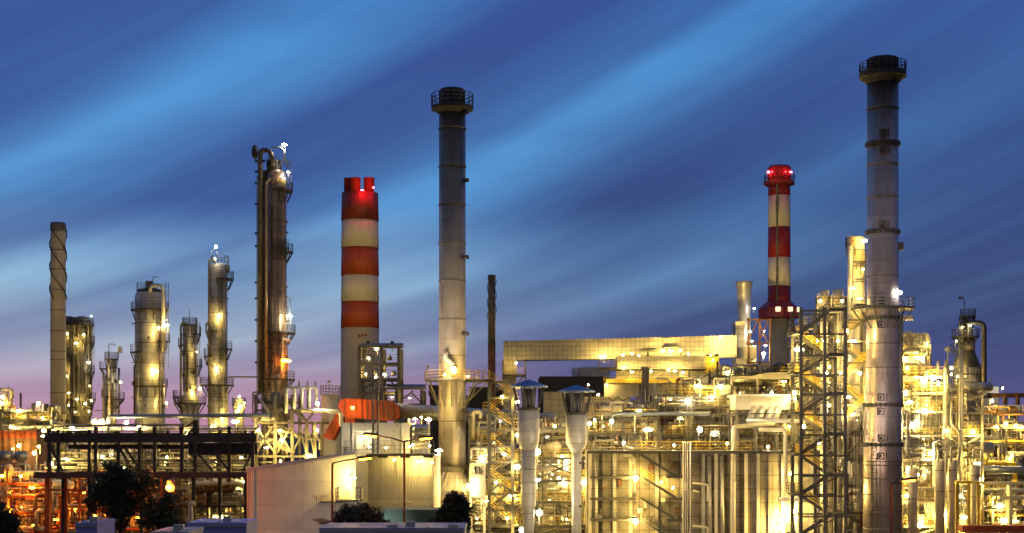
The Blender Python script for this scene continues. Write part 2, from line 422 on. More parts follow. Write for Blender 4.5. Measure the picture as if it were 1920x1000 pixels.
def hatch(t, px, py, D, r, cx, m='twin_dark', s=.7):
    """square framed port on the front of a round shaft"""
    x = X(px, D); z = Z(py, D); dxx = x - X(cx, D); y = D - math.sqrt(max(.01, L(r, D) ** 2 - dxx * dxx)) - .06
    b = MB(); w = .1
    for s_ in (-1, 1): b.cbox((x + s_ * s / 2, y, z), w, .22, s + w); b.cbox((x, y, z + s_ * s / 2), s + w - .21, .22, w)
    b.cbox((x, y + .06, z), s * .4, .14, s * .4); b.cbox((x + s * .95, y, z), .1, .2, s * 1.1)
    b.build('hatch', m, t)

# ---- tall grey chimney standing among the bright right-hand units
D = 165; RS = thing('steel_chimney', 'tallest chimney, grey steel with sooty black top, right of the dark stair tower', 'chimney', X(1655, D), D)
shaft(RS, 1655, D, [(36, None), (35.5, 835), (34, 765), (30.5, 700), (30, 600), (29, 575), (29, 150)], 'stack_sooty')
shaft(RS, 1655, D, [(29.5, 150), (29.5, 112), (27, 110)], 'black_wall', 'mouth')
b = MB(); b.lathe(X(1655, D), D, [(L(29.3, D), Z(158, D)), (L(38, D), Z(148, D)), (L(43, D), Z(146, D)), (L(43, D), Z(136, D)), (L(29.6, D), Z(135, D))], 32, False, False); b.build('top_gallery', 'black_wall', RS)
b = MB(); b.arcrail(X(1655, D), D, Z(135, D), L(42.5, D), h=1.0, w=.07); b.build('railing', 'dark_steel', RS)
rings(RS, 1655, D, [205, 310, 372, 520], 29, 'mid_steel', .12, .07)
rings(RS, 1655, D, [645, 690], 30.4, 'mid_steel', .12, .07)
rings(RS, 1655, D, [865, 872, 897, 927, 958, 990], 35.8, 'mid_steel', .12, .08)
rings(RS, 1655, D, [271, 436], 29, 'dark_steel', .3, .2, 'flange', True); rings(RS, 1655, D, [598], 30, 'dark_steel', .3, .2, 'flange', True)
rings(RS, 1655, D, [760], 34.2, 'dark_steel', .3, .2, 'flange', True); rings(RS, 1655, D, [834], 35.5, 'dark_steel', .3, .2, 'flange', True)
for px, py in ((1648, 254), (1648, 286), (1647, 425), (1645, 611), (1643, 746), (1643, 772), (1643, 822), (1642, 855)): hatch(RS, px, py, D, 29.5 if py < 700 else 33.5 if py < 780 else 35.6, 1655)
platform(RS, 1655, D, 578, 58, 'galv', True, 'dark_steel', 30, drop=2.2)
b = MB(); b.bar((X(1626, D), D - .6, Z(577, D)), (X(1600, D), D - .6, Z(574, D)), .3, 2.2); b.build('gangway', 'dark_steel', RS); b = MB(); b.cbox(P(1683, 462, D) + Vector((.2, 0, 0)), .8, .8, .9); b.build('side_box', 'dark_steel', RS); b = MB(); b.cbox(P(1652, 566, D - 2.2), .7, .5, 1.1); b.build('equipment_box', 'dark_steel', RS)
b = MB(); b.tube(P(1688, 590, D - .5), P(1688, 760, D - .5), .32); b.build('downpipe', 'mid_steel', RS)
b = MB(); b.ladder(X(1628, D), D - 2.6, Z(1000, D), Z(836, D), .5, False); b.build('ladder', 'dark_steel', RS)
b = MB(); b.ring(X(1708, D), D + 2, Z(598, D), .1, L(14, D), .5, 18); b.build('drip_pan', 'cream', RS)
lamps(RS, D - 1.5, [(1688, 549, 3)], 'bulb_white')

# ---- grey chimney in the middle
D = 185; CS = thing('steel_chimney', 'grey steel chimney beside the white shed, lamp glowing at its lower platform', 'chimney', X(848, D), D)
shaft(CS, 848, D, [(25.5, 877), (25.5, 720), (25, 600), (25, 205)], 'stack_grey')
shaft(CS, 848, D, [(25.2, 207), (24.5, 205), (24.5, 171), (22, 168)], 'black_wall', 'mouth')
b = MB(); b.lathe(X(848, D), D, [(L(25.3, D), Z(214, D)), (L(36, D), Z(207, D)), (L(39.5, D), Z(206, D)), (L(39.5, D), Z(201, D)), (L(25.4, D), Z(200, D))], 32, False, False); b.build('top_gallery', 'black_wall', CS)
b = MB(); b.arcrail(X(848, D), D, Z(200, D), L(39, D), h=1.55, w=.08); b.build('railing', 'mid_steel', CS)
rings(CS, 848, D, [242, 313, 385, 457, 528, 600, 668, 790], 25.1, 'mid_steel', .14, .09)
rings(CS, 848, D, [877, 882], 26.2, 'mid_steel', .3, .2, 'flange', True)
for px, py in ((870, 212), (870, 339), (870, 483), (870, 626), (869, 770)):
    b = MB(); c = P(px, py, D - 1.0); b.tube(c, c + Vector((.5, -.5, 0)), .28); b.build('sample_port', 'dark_steel', CS)
x, z0, z1 = X(848, D), Z(882, D), Z(920, D); a, c = L(26, D), L(38, D)
b = MB(); vs = []
for i in range(24):
    an = 2 * PI * i / 24; vs.append((x + a * math.cos(an), D + a * math.sin(an), z0))
for i in range(24):
    an = 2 * PI * i / 24; q = c / max(abs(math.cos(an)), abs(math.sin(an))); vs.append((x + q * math.cos(an), D + q * math.sin(an), z1))
b.add(vs, [(24 + i, 24 + (i + 1) % 24, (i + 1) % 24, i) for i in range(24)]); b.box(x - c, x + c, D - c, D + c, z1 - 1.2, z1 - .01)
for i in range(14): b.cbox((x - c + (i + .5) * 2 * c / 14, D - c - .08, z1 - .1), .14, .16, .5)
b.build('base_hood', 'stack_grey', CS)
b = MB()
for i in (-1, 1):
    for j in (-1, 1): b.bar((x + i * (c - .4), D + j * (c - .4), 0), (x + i * (c - .4), D + j * (c - .4), z1 - 1.2), .6)
b.box(x - c + .5, x + c - .5, D - c + .6, D + c - .6, 0, z1 - 1.21); b.build('plinth', 'concrete', CS)
platform(CS, 848, D, 712, 52, 'yellow_rail', True, 'mid_steel', 25.6, drop=3.4)
b = MB(); b.pipe([P(852, 702, D - 2.6), P(848, 680, D - 2.6), P(836, 672, D - 2.2), P(836, 660, D - 2.0)], .3); b.build('vent_pipe', 'alu_plain', CS)
b = MB(); b.bar(P(801, 700, D - 2), P(801, 685, D - 2), .1); b.bar(P(801, 685, D - 2), P(830, 685, D - 2), .07); b.add([P(799, 686, D - 2), P(805, 686, D - 2), P(802, 694, D - 2), P(802, 690, D - 2.4)], [(0, 1, 2), (0, 3, 1), (1, 3, 2), (0, 2, 3)]); b.build('wind_cone_mast', 'dark_steel', CS)
lamps(CS, D - 3.6, [(850, 693, 4), (834, 703, 1), (878, 706, 1)])

# ---- concrete chimney at far left, with helical strakes
D = 240; LS = thing('strake_chimney', 'pale concrete chimney with spiral strakes, leftmost of all the chimneys', 'chimney', X(109, D), D)
shaft(LS, 109, D, [(14.5, None), (14.2, 700), (13.6, 440), (13.6, 432)], 'conc_chimney')
shaft(LS, 109, D, [(13.7, 434), (14.6, 430), (14.6, 424), (13, 418)], 'mid_steel', 'mouth')
rings(LS, 109, D, [470, 506, 544, 582, 621, 659, 675, 737, 773], 13.8, 'mid_steel', .14, .08)
def helix(t, cx, D, y0, y1, r, turns, n=3, m='dark_steel', w=.3):
    for k in range(n):
        b = MB(); pts = []
        for i in range(40):
            a = 2 * PI * (k / n + turns * i / 39); q = L(r, D) + .14
            pts.append((X(cx, D) + q * math.cos(a), D + q * math.sin(a), Z(y0 + (y1 - y0) * i / 39, D)))
        for p, q in zip(pts[:-1], pts[1:]): b.bar(p, q, .1, w)
        b.build('strake', m, t)
helix(LS, 109, D, 432, 562, 13.7, 1.05)
# ---- thin dark chimney behind the middle one
D = 232; TS = thing('strake_chimney', 'thin dark rusty chimney rising just right of the middle grey chimney', 'chimney', X(922, D), D)
shaft(TS, 922, D, [(7.2, None), (7.2, 645)], 'rust', 'lower_shaft'); shaft(TS, 922, D, [(7.0, 645), (6.9, 524)], 'mid_steel')
shaft(TS, 922, D, [(7, 525), (7.6, 522), (7.6, 518), (6.6, 516)], 'dark_steel', 'mouth'); helix(TS, 922, D, 526, 600, 7, .9, 3, 'dark_steel', .24)
rings(TS, 922, D, [645, 700], 7.2, 'mid_steel', .14, .1)

# ---- red and white chimney, left, three flues
D = 300; RW = thing('banded_chimney', 'wide red and white banded chimney topped by a cluster of red flues', 'chimney', X(675, D), D)
ys = [363, 415, 466, 518, 567, 616]
for i in range(5): shaft(RW, 675, D, [(35.2 - .25 * i * 0 + i * .2, ys[i + 1]), (34 + i * .22, ys[i])], ('red_dark', 'white_paint', 'red_paint', 'white_paint', 'red_paint')[i], 'red_band' if i % 2 == 0 else 'white_band', 40)
shaft(RW, 675, D, [(37, None), (35.6, 616)], 'conc_chimney', 'shaft', 40)
for px, dy in ((651, 3), (666, -2.5), (692, -1)):
    DD = D + dy; b = MB(); r = L(10 if px != 651 else 6, DD); b.lathe(X(px, DD), DD, [(r, Z(364, DD)), (r, Z(336, DD)), (r * 1.06, Z(336, DD)), (r * 1.06, Z(334, DD)), (r * .8, Z(334, DD))], 20); b.build('flue', 'red_dark', RW)
lamps(RW, D - 4.3, [(700, 352, 3), (679, 357, 3)], 'bulb_red')
def red_light(t, p, e):
    l = bpy.data.lights.new('beacon_light', 'POINT'); l.energy = e; l.color = (1, .02, .03); l.shadow_soft_size = .2; lo_ = bpy.data.objects.new('beacon_light', l); COL.objects.link(lo_); lo_.parent = t; lo_.location = Vector(p) - t.location
red_light(RW, P(698, 350, D - 5.2), 420); red_light(RW, P(680, 356, D - 5.4), 250)
b = MB()
for i, (px, py) in enumerate(((674, 630), (680, 629), (686, 628))): b.cbox(P(px, py, D - 4.15), .4, .3, .45)
b.build('inspection_port', 'red_dark', RW)
# ---- red and white chimney, right, octagonal collar
D = 310; RR = thing('banded_chimney', 'slender crimson and white banded chimney with red beacons and a windowed collar', 'chimney', X(1461, D), D)
ys = [345, 368, 427, 484, 537, 575]
for i in range(5): shaft(RR, 1461, D, [(20.6 + .15 * i, ys[i + 1]), (20.4 + .15 * i, ys[i])], ('crimson', 'white_paint_cool')[i % 2], ('red_band', 'white_band')[i % 2], 32)
shaft(RR, 1461, D, [(20.4, 345), (22, 334), (22, 316), (19, 312)], 'crimson', 'mouth')
b = MB(); b.lathe(X(1461, D), D, [(L(20, D), Z(350, D)), (L(29, D), Z(347, D)), (L(29, D), Z(340, D)), (L(20, D), Z(339, D))], 8, False, False); b.build('top_gallery', 'red_dark', RR)
b = MB(); b.arcrail(X(1461, D), D, Z(339, D), L(28.5, D), h=1.2, w=.08); b.build('railing', 'dark_steel', RR)
b = MB(); b.lathe(X(1461, D), D, [(L(24, D), Z(599, D)), (L(39, D), Z(597, D)), (L(39, D), Z(580, D)), (L(22, D), Z(565, D)), (L(20, D), Z(564, D))], 8, False, False); cl = b.build('collar', 'crimson', RR)
ap = L(39, D) * math.cos(PI / 8)
for px, w in ((1452, 1.0), (1475, 1.0), (1491, .45)):
    dxx = X(px, D) - X(1461, D)
    y = D - L(39, D) + abs(dxx) * .414 - .02
    b = MB(); b.bar((X(px, D) - w / 2, y - .12 + (.2 if px < 1461 else -.2) * 0, Z(583, D)), (X(px, D) + w / 2, y - .12, Z(583, D)), 1.0, .5); b.build('window', 'window_lit', RR)
shaft(RR, 1461, D, [(19.5, None), (19, 598)], 'concrete')
b = MB(); b.bar(P(1457, 345, D - 2.6), P(1457, 570, D - 2.6), .35, .2); b.build('cable_duct', 'mid_steel', RR)
for k in (380, 395, 455, 505, 520): b = MB(); b.cbox(P(1457, k, D - 2.9), .5, .4, 1.1); b.build('junction_box', 'mid_steel', RR)
lamps(RR, D - 1.5, [(1441, 323, 4), (1481, 323, 4)], 'bulb_red'); red_light(RR, P(1444, 322, D - 3.5), 200); red_light(RR, P(1478, 322, D - 3.5), 200); lamps(RR, D - 3, [(1448, 322, 1), (1473, 322, 1)], 'bulb_red')
# ---- short flared stack beside it
D = 296; FS = thing('flared_stack', 'short pale stack flaring at the top, standing left of the crimson banded chimney', 'stack', X(1395, D), D)
shaft(FS, 1395, D, [(14, None), (13.5, 640), (12, 600), (13.5, 545), (15.5, 532), (16, 528.5), (13, 529)], 'alu_plain'); rings(FS, 1395, D, [531], 15.6, 'galv', .25, .1)
lamps(FS, D - 2.6, [(1414, 579, 2)], 'bulb_white'); lamps(FS, D - 3.5, [(1405, 622, 3), (1389, 618, 2)])

# ---- process columns on the left
def column(name, label, cx, D, prof, m, rg, rmat='mid_steel', dome=True, cat='column', dm=6):
    t = thing(name, label, cat, X(cx, D), D)
    pr = list(prof)
    if dome:
        r, y = pr[-1]; pr += [(r * .92, y - dm * .35), (r * .7, y - dm * .7), (r * .35, y - dm * .95), (r * .1, y - dm)]
    shaft(t, cx, D, pr, m); rings(t, cx, D, rg, max(p[0] for p in prof if p[1] and p[1] < 770), rmat, .12, .06)
    return t
def side_pipe(t, D, pts, r, m='alu_plain', name='pipe'):
    b = MB(); b.pipe([P(*(p if len(p) == 3 else (*p, D))) for p in pts], L(r, D), 10); b.build(name, m, t)
def ladder(t, px, y0, y1, D, m='mid_steel'):
    b = MB(); b.ladder(X(px, D), D, Z(y0, D), Z(y1, D)); b.build('ladder', m, t)
for k, (cx, lb) in enumerate(((129, 'dark twin column partly hidden behind the strake chimney'), (153, 'dark fluted column with lamps up its sides, right of the strake chimney'))):
    D = 252 - 5 * k
    t = column('twin_column', lb, cx, D, [(16 + k, None), (16 + k, 700), (16 + k, 602)], 'twin_dark', [612, 660, 710, 755], dm=9)
    for i in range(12):
        a = 2 * PI * i / 12; b = MB(); r = L(16.8 + k, D); b.bar((X(cx, D) + r * math.cos(a), D + r * math.sin(a), Z(780, D)), (X(cx, D) + r * math.cos(a), D + r * math.sin(a), Z(606, D)), .3); b.build('rib', 'mid_steel', t)
    platform(t, cx, D, 609, 22, 'mid_steel', True, 'dark_steel', 17); platform(t, cx, D, 763, 22, 'mid_steel', True, 'dark_steel', 17)
    if k: platform(t, cx, D, 642, 24, 'mid_steel', True, 'dark_steel', 17, -PI / 4, PI / 4); platform(t, cx, D, 698, 24, 'mid_steel', True, 'dark_steel', 17, -PI / 3, PI / 3); ladder(t, 174, 700, 605, D)
    lamps(t, D - 2.8, ([(126, 626, 2), (134, 696, 2), (126, 706, 1), (129, 737, 1), (129, 760, 1), (131, 790, 1)], [(157, 628, 2), (143, 644, 2), (166, 680, 2), (144, 749, 2), (141, 773, 1), (167, 772, 1), (168, 724, 1), (171, 751, 1), (177, 788, 2), (160, 757, 2)])[k])
    if k: lamps(t, D - 2, [(171, 593, 1)], 'bulb_white')
D = 248; t = column('slim_column', 'small slim column with a gooseneck vent, left of the big domed column', 209, D, [(10, None), (10, 720), (9, 700), (9, 676)], 'alu', [690, 722, 745, 765], dm=3)
platform(t, 209, D, 673, 13, 'mid_steel', True, 'dark_steel', 9.2); platform(t, 209, D, 691, 22, 'mid_steel', True, 'dark_steel', 9.2, PI * .75, PI * 1.25); platform(t, 209, D, 748, 24, 'mid_steel', True, 'dark_steel', 9.2, -PI / 4, PI / 4)
side_pipe(t, D - 1, [(204, 672), (204, 646), (211, 645), (217, 648)], .8, 'mid_steel'); side_pipe(t, D - 1, [(195, 790), (195, 700)], 3.2, 'mid_steel'); side_pipe(t, D, [(223, 778), (223, 690)], 2, 'mid_steel'); side_pipe(t, D, [(195, 770), (178, 770)], .9, 'mid_steel')
b = MB(); b.cbox(P(225, 656, D), .7, .5, 1.1); b.bar(P(222, 672, D), P(225, 660, D), .08); b.build('instrument_box', 'alu_plain', t)
lamps(t, D - 2, [(226, 717, 2), (237, 792, 2)])
D = 226; t = column('domed_column', 'widest silver column with two ring platforms, large pipe bend on its dome', 281, D, [(28, None), (28, 780), (27, 700), (26.5, 552)], 'alu', [607, 644, 682, 745], dm=8)
shaft(t, 281, D, [(22, 551), (24, 549), (24, 544), (12, 541)], 'dark_steel', 'top_head')
platform(t, 281, D, 581, 35, 'mid_steel', True, 'dark_steel', 27); platform(t, 283, D, 724, 31, 'mid_steel', True, 'dark_steel', 27.5); platform(t, 281, D, 640, 37, 'mid_steel', True, 'dark_steel', 27, -PI / 4, PI / 8)
side_pipe(t, D - 2.5, [(281, 548), (283, 536), (303, 535), (306, 545), (306, 660)], 3.4, 'alu_plain'); side_pipe(t, D, [(254, 790), (254, 556)], 1.4, 'mid_steel'); side_pipe(t, D - 1, [(259, 790), (259, 655)], 2.6, 'mid_steel')
side_pipe(t, D - 1, [(287, 545), (287, 520), (293, 519), (298, 521)], .7, 'mid_steel'); ladder(t, 313, 690, 530, D - 1); b = MB(); b.arcrail(X(275, D), D, Z(545, D), 1.6, n=8); b.cbox(P(280, 538, D - 1), 1.0, 1, 1.8); b.build('top_railing', 'mid_steel', t)
for q in (607, 680, 745): b = MB(); b.bar(P(247, q, D), P(262, q, D), .14); b.build('pipe_bracket', 'mid_steel', t)
lamps(t, D - 3.2, [(312, 610, 3), (297, 615, 2), (294, 696, 3), (312, 756, 2), (261, 800, 1)])
D = 236; t = column('short_column', 'narrower gold-lit column between the widest silver column and the one with white top lamp', 356, D, [(17.5, None), (17.5, 752), (12.5, 738), (12, 660), (11.5, 611)], 'alu', [633, 660, 692, 752], dm=2)
platform(t, 356, D, 609, 14, 'mid_steel', True, 'dark_steel', 12); platform(t, 359, D, 626, 18, 'mid_steel', True, 'dark_steel', 11, -PI / 3, PI / 4); platform(t, 360, D, 686, 19, 'mid_steel', True, 'dark_steel', 11, -PI / 4, PI / 4); platform(t, 356, D, 756, 30, 'mid_steel', True, 'dark_steel', 17.5); platform(t, 341, D, 745, 17, 'mid_steel', True, 'dark_steel', 5, PI * .7, PI * 1.4)
side_pipe(t, D - 1.3, [(352, 607), (342, 605), (339, 612), (339, 790)], 2, 'mid_steel'); side_pipe(t, D, [(355, 610), (355, 582)], .5, 'mid_steel'); ladder(t, 372, 745, 605, D - .5)
lamps(t, D - 2.2, [(369, 660, 1), (375, 729, 3), (349, 814, 1)])
D = 221; t = column('slender_column', 'slender column with a white lamp above its crown, beside the tallest column', 409, D, [(20, None), (19, 740), (17.5, 720), (17, 500)], 'alu', [560, 588, 657, 745], dm=7)
platform(t, 416, D, 523, 22, 'mid_steel', True, 'dark_steel', 12, -PI * .6, PI * .6); platform(t, 407, D, 722, 31, 'mid_steel', True, 'dark_steel', 18.5); platform(t, 405, D, 621, 20, 'mid_steel', True, 'dark_steel', 12, PI * .9, PI * 1.6)
side_pipe(t, D - 1, [(404, 492), (398, 485), (392, 488), (392, 790)], 2, 'mid_steel'); side_pipe(t, D, [(426, 505), (426, 482), (420, 479)], .7, 'mid_steel'); ladder(t, 420, 700, 525, D - 1.9)
b = MB(); b.arcrail(X(412, D), D, Z(495, D), 1.4, n=8); b.cbox(P(425, 505, D), .8, .8, 1.3); b.build('top_railing', 'mid_steel', t); side_pipe(t, D, [(397, 485), (397, 470), (405, 466)], .4, 'mid_steel')
lamps(t, D - 1, [(405, 463, 3)], 'bulb_white'); lamps(t, D - 2.6, [(411, 592, 3), (405, 691, 3), (397, 800, 2), (403, 485, 1), (441, 791, 4)])
D = 208; TC = column('tall_column', 'tallest process column, fat silver pipe down its left side, orange-lit foot', 519, D, [(21, None), (20.5, 660), (18.5, 640), (18, 330)], 'stack_lilac', [416, 436, 476, 538, 557, 590, 668, 700], dm=14)
shaft(TC, 514, D, [(13, 325), (14, 318), (14, 303), (8, 300)], 'dark_steel', 'top_head')
b = MB(); b.box(X(491, D), X(502, D), D - .3, D + .6, 0, Z(320, D)); b.build('cable_tray', 'dark_steel', TC); side_pipe(TC, D - 1.6, [(512, 312), (508, 283), (488, 281), (488, 300), (488, 740)], 4.8, 'twin_dark'); side_pipe(TC, D - 2, [(499, 740), (499, 340), (507, 335)], 2.6, 'stack_lilac'); side_pipe(TC, D - 1, [(482, 740), (482, 330)], .9, 'mid_steel')
side_pipe(TC, D - 1, [(509, 277), (528, 277), (533, 285), (533, 305)], 1.6, 'alu_plain'); side_pipe(TC, D - 2, [(545, 640), (530, 635), (528, 700), (505, 712)], 2.2, 'alu_plain')
platform(TC, 524, D, 357, 25, 'mid_steel', True, 'dark_steel', 15, -PI * .62, PI * .5); platform(TC, 534, D, 472, 16, 'mid_steel', True, 'dark_steel', 3, -PI * .5, PI * .5); platform(TC, 523, D, 624, 31, 'mid_steel', True, 'dark_steel', 17, -PI * .75, PI * .6); platform(TC, 520, D, 711, 33, 'mid_steel', True, 'dark_steel', 19)
for q in (302, 322, 344, 383, 438, 462, 530, 560, 600, 640, 680): b = MB(); b.bar(P(478, q, D), P(497, q, D), .3); b.build('pipe_bracket', 'dark_steel', TC)
b = MB(); b.sphere(P(478, 285, D), .75, 10, 8, .7, 1.4); b.bar(P(478, 295, D), P(484, 308, D), .15); b.build('signal_horn', 'dark_steel', TC); ladder(TC, 543, 355, 300, D - 1); ladder(TC, 541, 620, 560, D - 1)
b = MB(); b.arcrail(X(520, D), D, Z(312, D), 1.6, n=8); b.cbox(P(527, 345, D - 2), .8, .5, .9); b.build('top_railing', 'mid_steel', TC)
lamps(TC, D - 1.2, [(533, 272, 3), (540, 323, 2)], 'bulb_white'); lamps(TC, D - 2.4, [(543, 593, 3), (533, 335, 1)]); lamps(TC, D - 2.4, [(538, 677, 4), (531, 676, 3)], 'bulb_orange')
D = 260; t = column('lit_column', 'small brightly lit drum tower low on the skyline left of the tallest column', 448, D, [(9, None), (9, 752)], 'cream', [760, 775], dm=4)
platform(t, 448, D, 758, 13, 'galv', True, 'mid_steel', 9); lamps(t, D - 2, [(451, 762, 3), (449, 744, 2), (443, 772, 2), (458, 756, 1)])
# ---- thin column behind the tall chimney on the right
D = 182; BC = column('pale_column', 'pale column close behind the tallest chimney, floodlit at its crown', 1607, D, [(15, None), (15, 560), (14, 447)], 'cream', [470, 500, 530], dm=4)
side_pipe(BC, D - 1, [(1594, 590), (1594, 462)], 5, 'alu_plain'); platform(BC, 1600, D, 462, 15, 'yellow_rail', True, 'mid_steel', 10, PI * .5, PI * 1.5); platform(BC, 1610, D, 491, 17, 'yellow_rail', True, 'mid_steel', 14)
side_pipe(BC, D - 9, [(1604, 524), (1638, 524), (1638, 575)], 1.7, 'alu_dark'); lamps(BC, D - 3, [(1621, 452, 3), (1599, 541, 2), (1618, 505, 1), (1612, 560, 2)])
# ---- dark stepped tower at the right
D = 222; DT = thing('stepped_tower', 'dark stepped cylinder tower with a big hooked pipe at the right', 'tower', X(1816, D), D)
shaft(DT, 1816, D, [(26.5, None), (26.5, 690)], 'alu_dark', 'lower_shell'); shaft(DT, 1812, D, [(25, 690), (25, 686), (16, 662), (15, 658)], 'dark_steel', 'cone'); shaft(DT, 1813, D, [(15, 658), (15, 640)], 'alu_dark', 'neck'); shaft(DT, 1813, D, [(14, 640), (16, 636), (10, 628), (10, 605), (6, 600)], 'dark_steel', 'top_head')
rings(DT, 1816, D, [703, 716, 722, 733, 758, 780], 26.5, 'dark_steel', .18, .08)
platform(DT, 1810, D, 658, 27, 'mid_steel', True, 'dark_steel', 15, PI * .6, PI * 1.4); platform(DT, 1810, D, 631, 25, 'mid_steel', True, 'dark_steel', 10); platform(DT, 1813, D, 606, 15, 'mid_steel', True, 'dark_steel', 6); platform(DT, 1815, D, 594, 14, 'mid_steel', True, 'dark_steel', 2)
b = MB(); b.bar(P(1808, 606, D), P(1808, 562, D), .1); b.bar(P(1807, 560, D), P(1797, 558, D), .3, .1); b.build('wind_vane', 'dark_steel', DT)
side_pipe(DT, D - 2, [(1817, 612), (1818, 605), (1845, 606), (1845, 742), (1856, 742)], 5, 'dark_steel', 'hooked_pipe'); ladder(DT, 1802, 690, 600, D - 2.4)
lamps(DT, D - 2.6, [(1819, 611, 2), (1804, 614, 1), (1793, 640, 1), (1784, 690, 3), (1780, 702, 3), (1797, 707, 3), (1800, 725, 3)])

# ---- a pair of capped vent stacks in front
def vent(label, cx, D, tip, eave, er, dt, db, dr, ct, cr, tail):
    t = thing('capped_vent', label, 'vent stack', X(cx, D), D)
    shaft(t, cx, D, [(cr, db + ct), (dr, db), (dr, dt)], 'vent_white', 'drum'); rings(t, cx, D, [dt + 22, dt + 42, db], dr, 'galv', .05, .03)
    shaft(t, cx, D, tail, 'vent_white', 'shaft')
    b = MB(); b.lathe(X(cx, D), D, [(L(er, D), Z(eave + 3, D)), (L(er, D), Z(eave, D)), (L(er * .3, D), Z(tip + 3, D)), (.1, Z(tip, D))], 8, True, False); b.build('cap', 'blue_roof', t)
    for i in range(8):
        a = 2 * PI * (i + .5) / 8; b = MB()
        for k in (-.12, .12): b.bar((X(cx, D) + L(dr - 1, D) * math.cos(a + k), D + L(dr - 1, D) * math.sin(a + k), Z(dt, D)), (X(cx, D) + L(er - 6, D) * math.cos(a + k * .6), D + L(er - 6, D) * math.sin(a + k * .6), Z(eave + 3, D)), .14)
        b.build('strut', 'dark_steel', t)
    shaft(t, cx, D, [(dr * .62, dt + 2), (dr * .55, eave + 5)], 'alu_dark', 'inner_pipe')
    b = MB(); b.ring(X(cx, D), D, Z(dt, D) - .1, L(dr - 3, D), L(dr + 1.2, D), .3, 24); b.build('rim', 'dark_steel', t)
    return t
D = 156
t = vent('larger capped vent stack with a conical blue cap, left one of the two', 991, D, 712, 724, 36, 768, 826, 20.5, 20, 14, [(10, None), (10.5, 962), (14, 944), (14, 845)]); rings(t, 991, D, [845, 880, 905, 962], 14.2, 'mid_steel', .06, .04)
b = MB(); b.ladder(X(1006, D), D - .3, Z(1000, D), Z(850, D), .4, False); b.build('ladder', 'mid_steel', t); lamps(t, D + 1.2, [(1008, 848, 4), (1011, 962, 4), (1007, 900, 3)])
t = vent('smaller capped vent stack narrowing to a thin pipe, right one of the two', 1081, D, 722, 733, 35, 777, 831, 20, 18, 9.5, [(8.5, None), (9, 862), (9.5, 849)])
for q in (868, 949): b = MB(); b.lathe(X(1087, D), D - .2, [(.1, Z(q + 4, D)), (L(5, D), Z(q, D)), (L(5, D), Z(q - 2, D))], 12); b.build('drip_funnel', 'dark_steel', t)
# ---- small fittings on the process columns: thin lines, nozzles, manholes, side platforms
def fittings(nm, label_bit, cx, D, r, y0, y1, seed, plats=2):
    t = [o for o in COL.objects if o.parent is None and label_bit in o.get('label', '')][0]; q = random.Random(seed)
    for i in range(3):
        a = q.uniform(-PI * .9, -PI * .1); rr = L(r + 2.2, D); x = X(cx, D) + rr * math.cos(a); y = D + rr * math.sin(a); ya = q.uniform(y0, y0 + (y1 - y0) * .6)
        b = MB(); b.pipe([(x - .5 * math.cos(a), y - .5 * math.sin(a), Z(ya, D)), (x, y, Z(ya, D)), (x, y, Z(y1, D))], q.choice((.07, .1, .14)), 8); b.build('pipe', q.choice(('dark_steel', 'mid_steel', 'rust')), t)
    for i in range(5):
        a = q.uniform(-PI * .95, -PI * .05); z = Z(q.uniform(y0, y1), D); c0 = L(r, D) - .1; c1 = L(r, D) + q.uniform(.25, .5); k = q.choice((.15, .2, .35))
        b = MB(); b.tube((X(cx, D) + c0 * math.cos(a), D + c0 * math.sin(a), z), (X(cx, D) + c1 * math.cos(a), D + c1 * math.sin(a), z), k, 12); b.build('nozzle', q.choice(('dark_steel', 'mid_steel')), t)
    for i in range(plats):
        s = -PI / 2 + q.choice((-1, 1)) * q.uniform(.5, 1.1); platform(t, cx, D, q.uniform(y0 + 15, y1 - 20), r + 9, 'dark_steel', True, 'dark_steel', r, s - .6, s + .6)
    b = MB(); x = X(cx + q.choice((-1, 1)) * r * .5, D); b.ladder(x, D - L(r, D) * .9 - .35, Z(y1, D), Z(y0, D)); b.build('ladder', 'dark_steel', t)
fittings('c', 'tallest process column', 519, 208, 18, 345, 700, 1, 3)
fittings('c', 'widest silver column', 281, 226, 27, 590, 780, 2, 1)
fittings('c', 'narrower gold-lit column', 356, 236, 12.5, 625, 735, 3, 1)
fittings('c', 'slender column with a white lamp', 409, 221, 17.5, 530, 780, 4, 2)
fittings('c', 'small slim column', 209, 248, 9.5, 690, 780, 5, 1)
fittings('c', 'dark fluted column', 153, 247, 17.5, 620, 780, 6, 2)
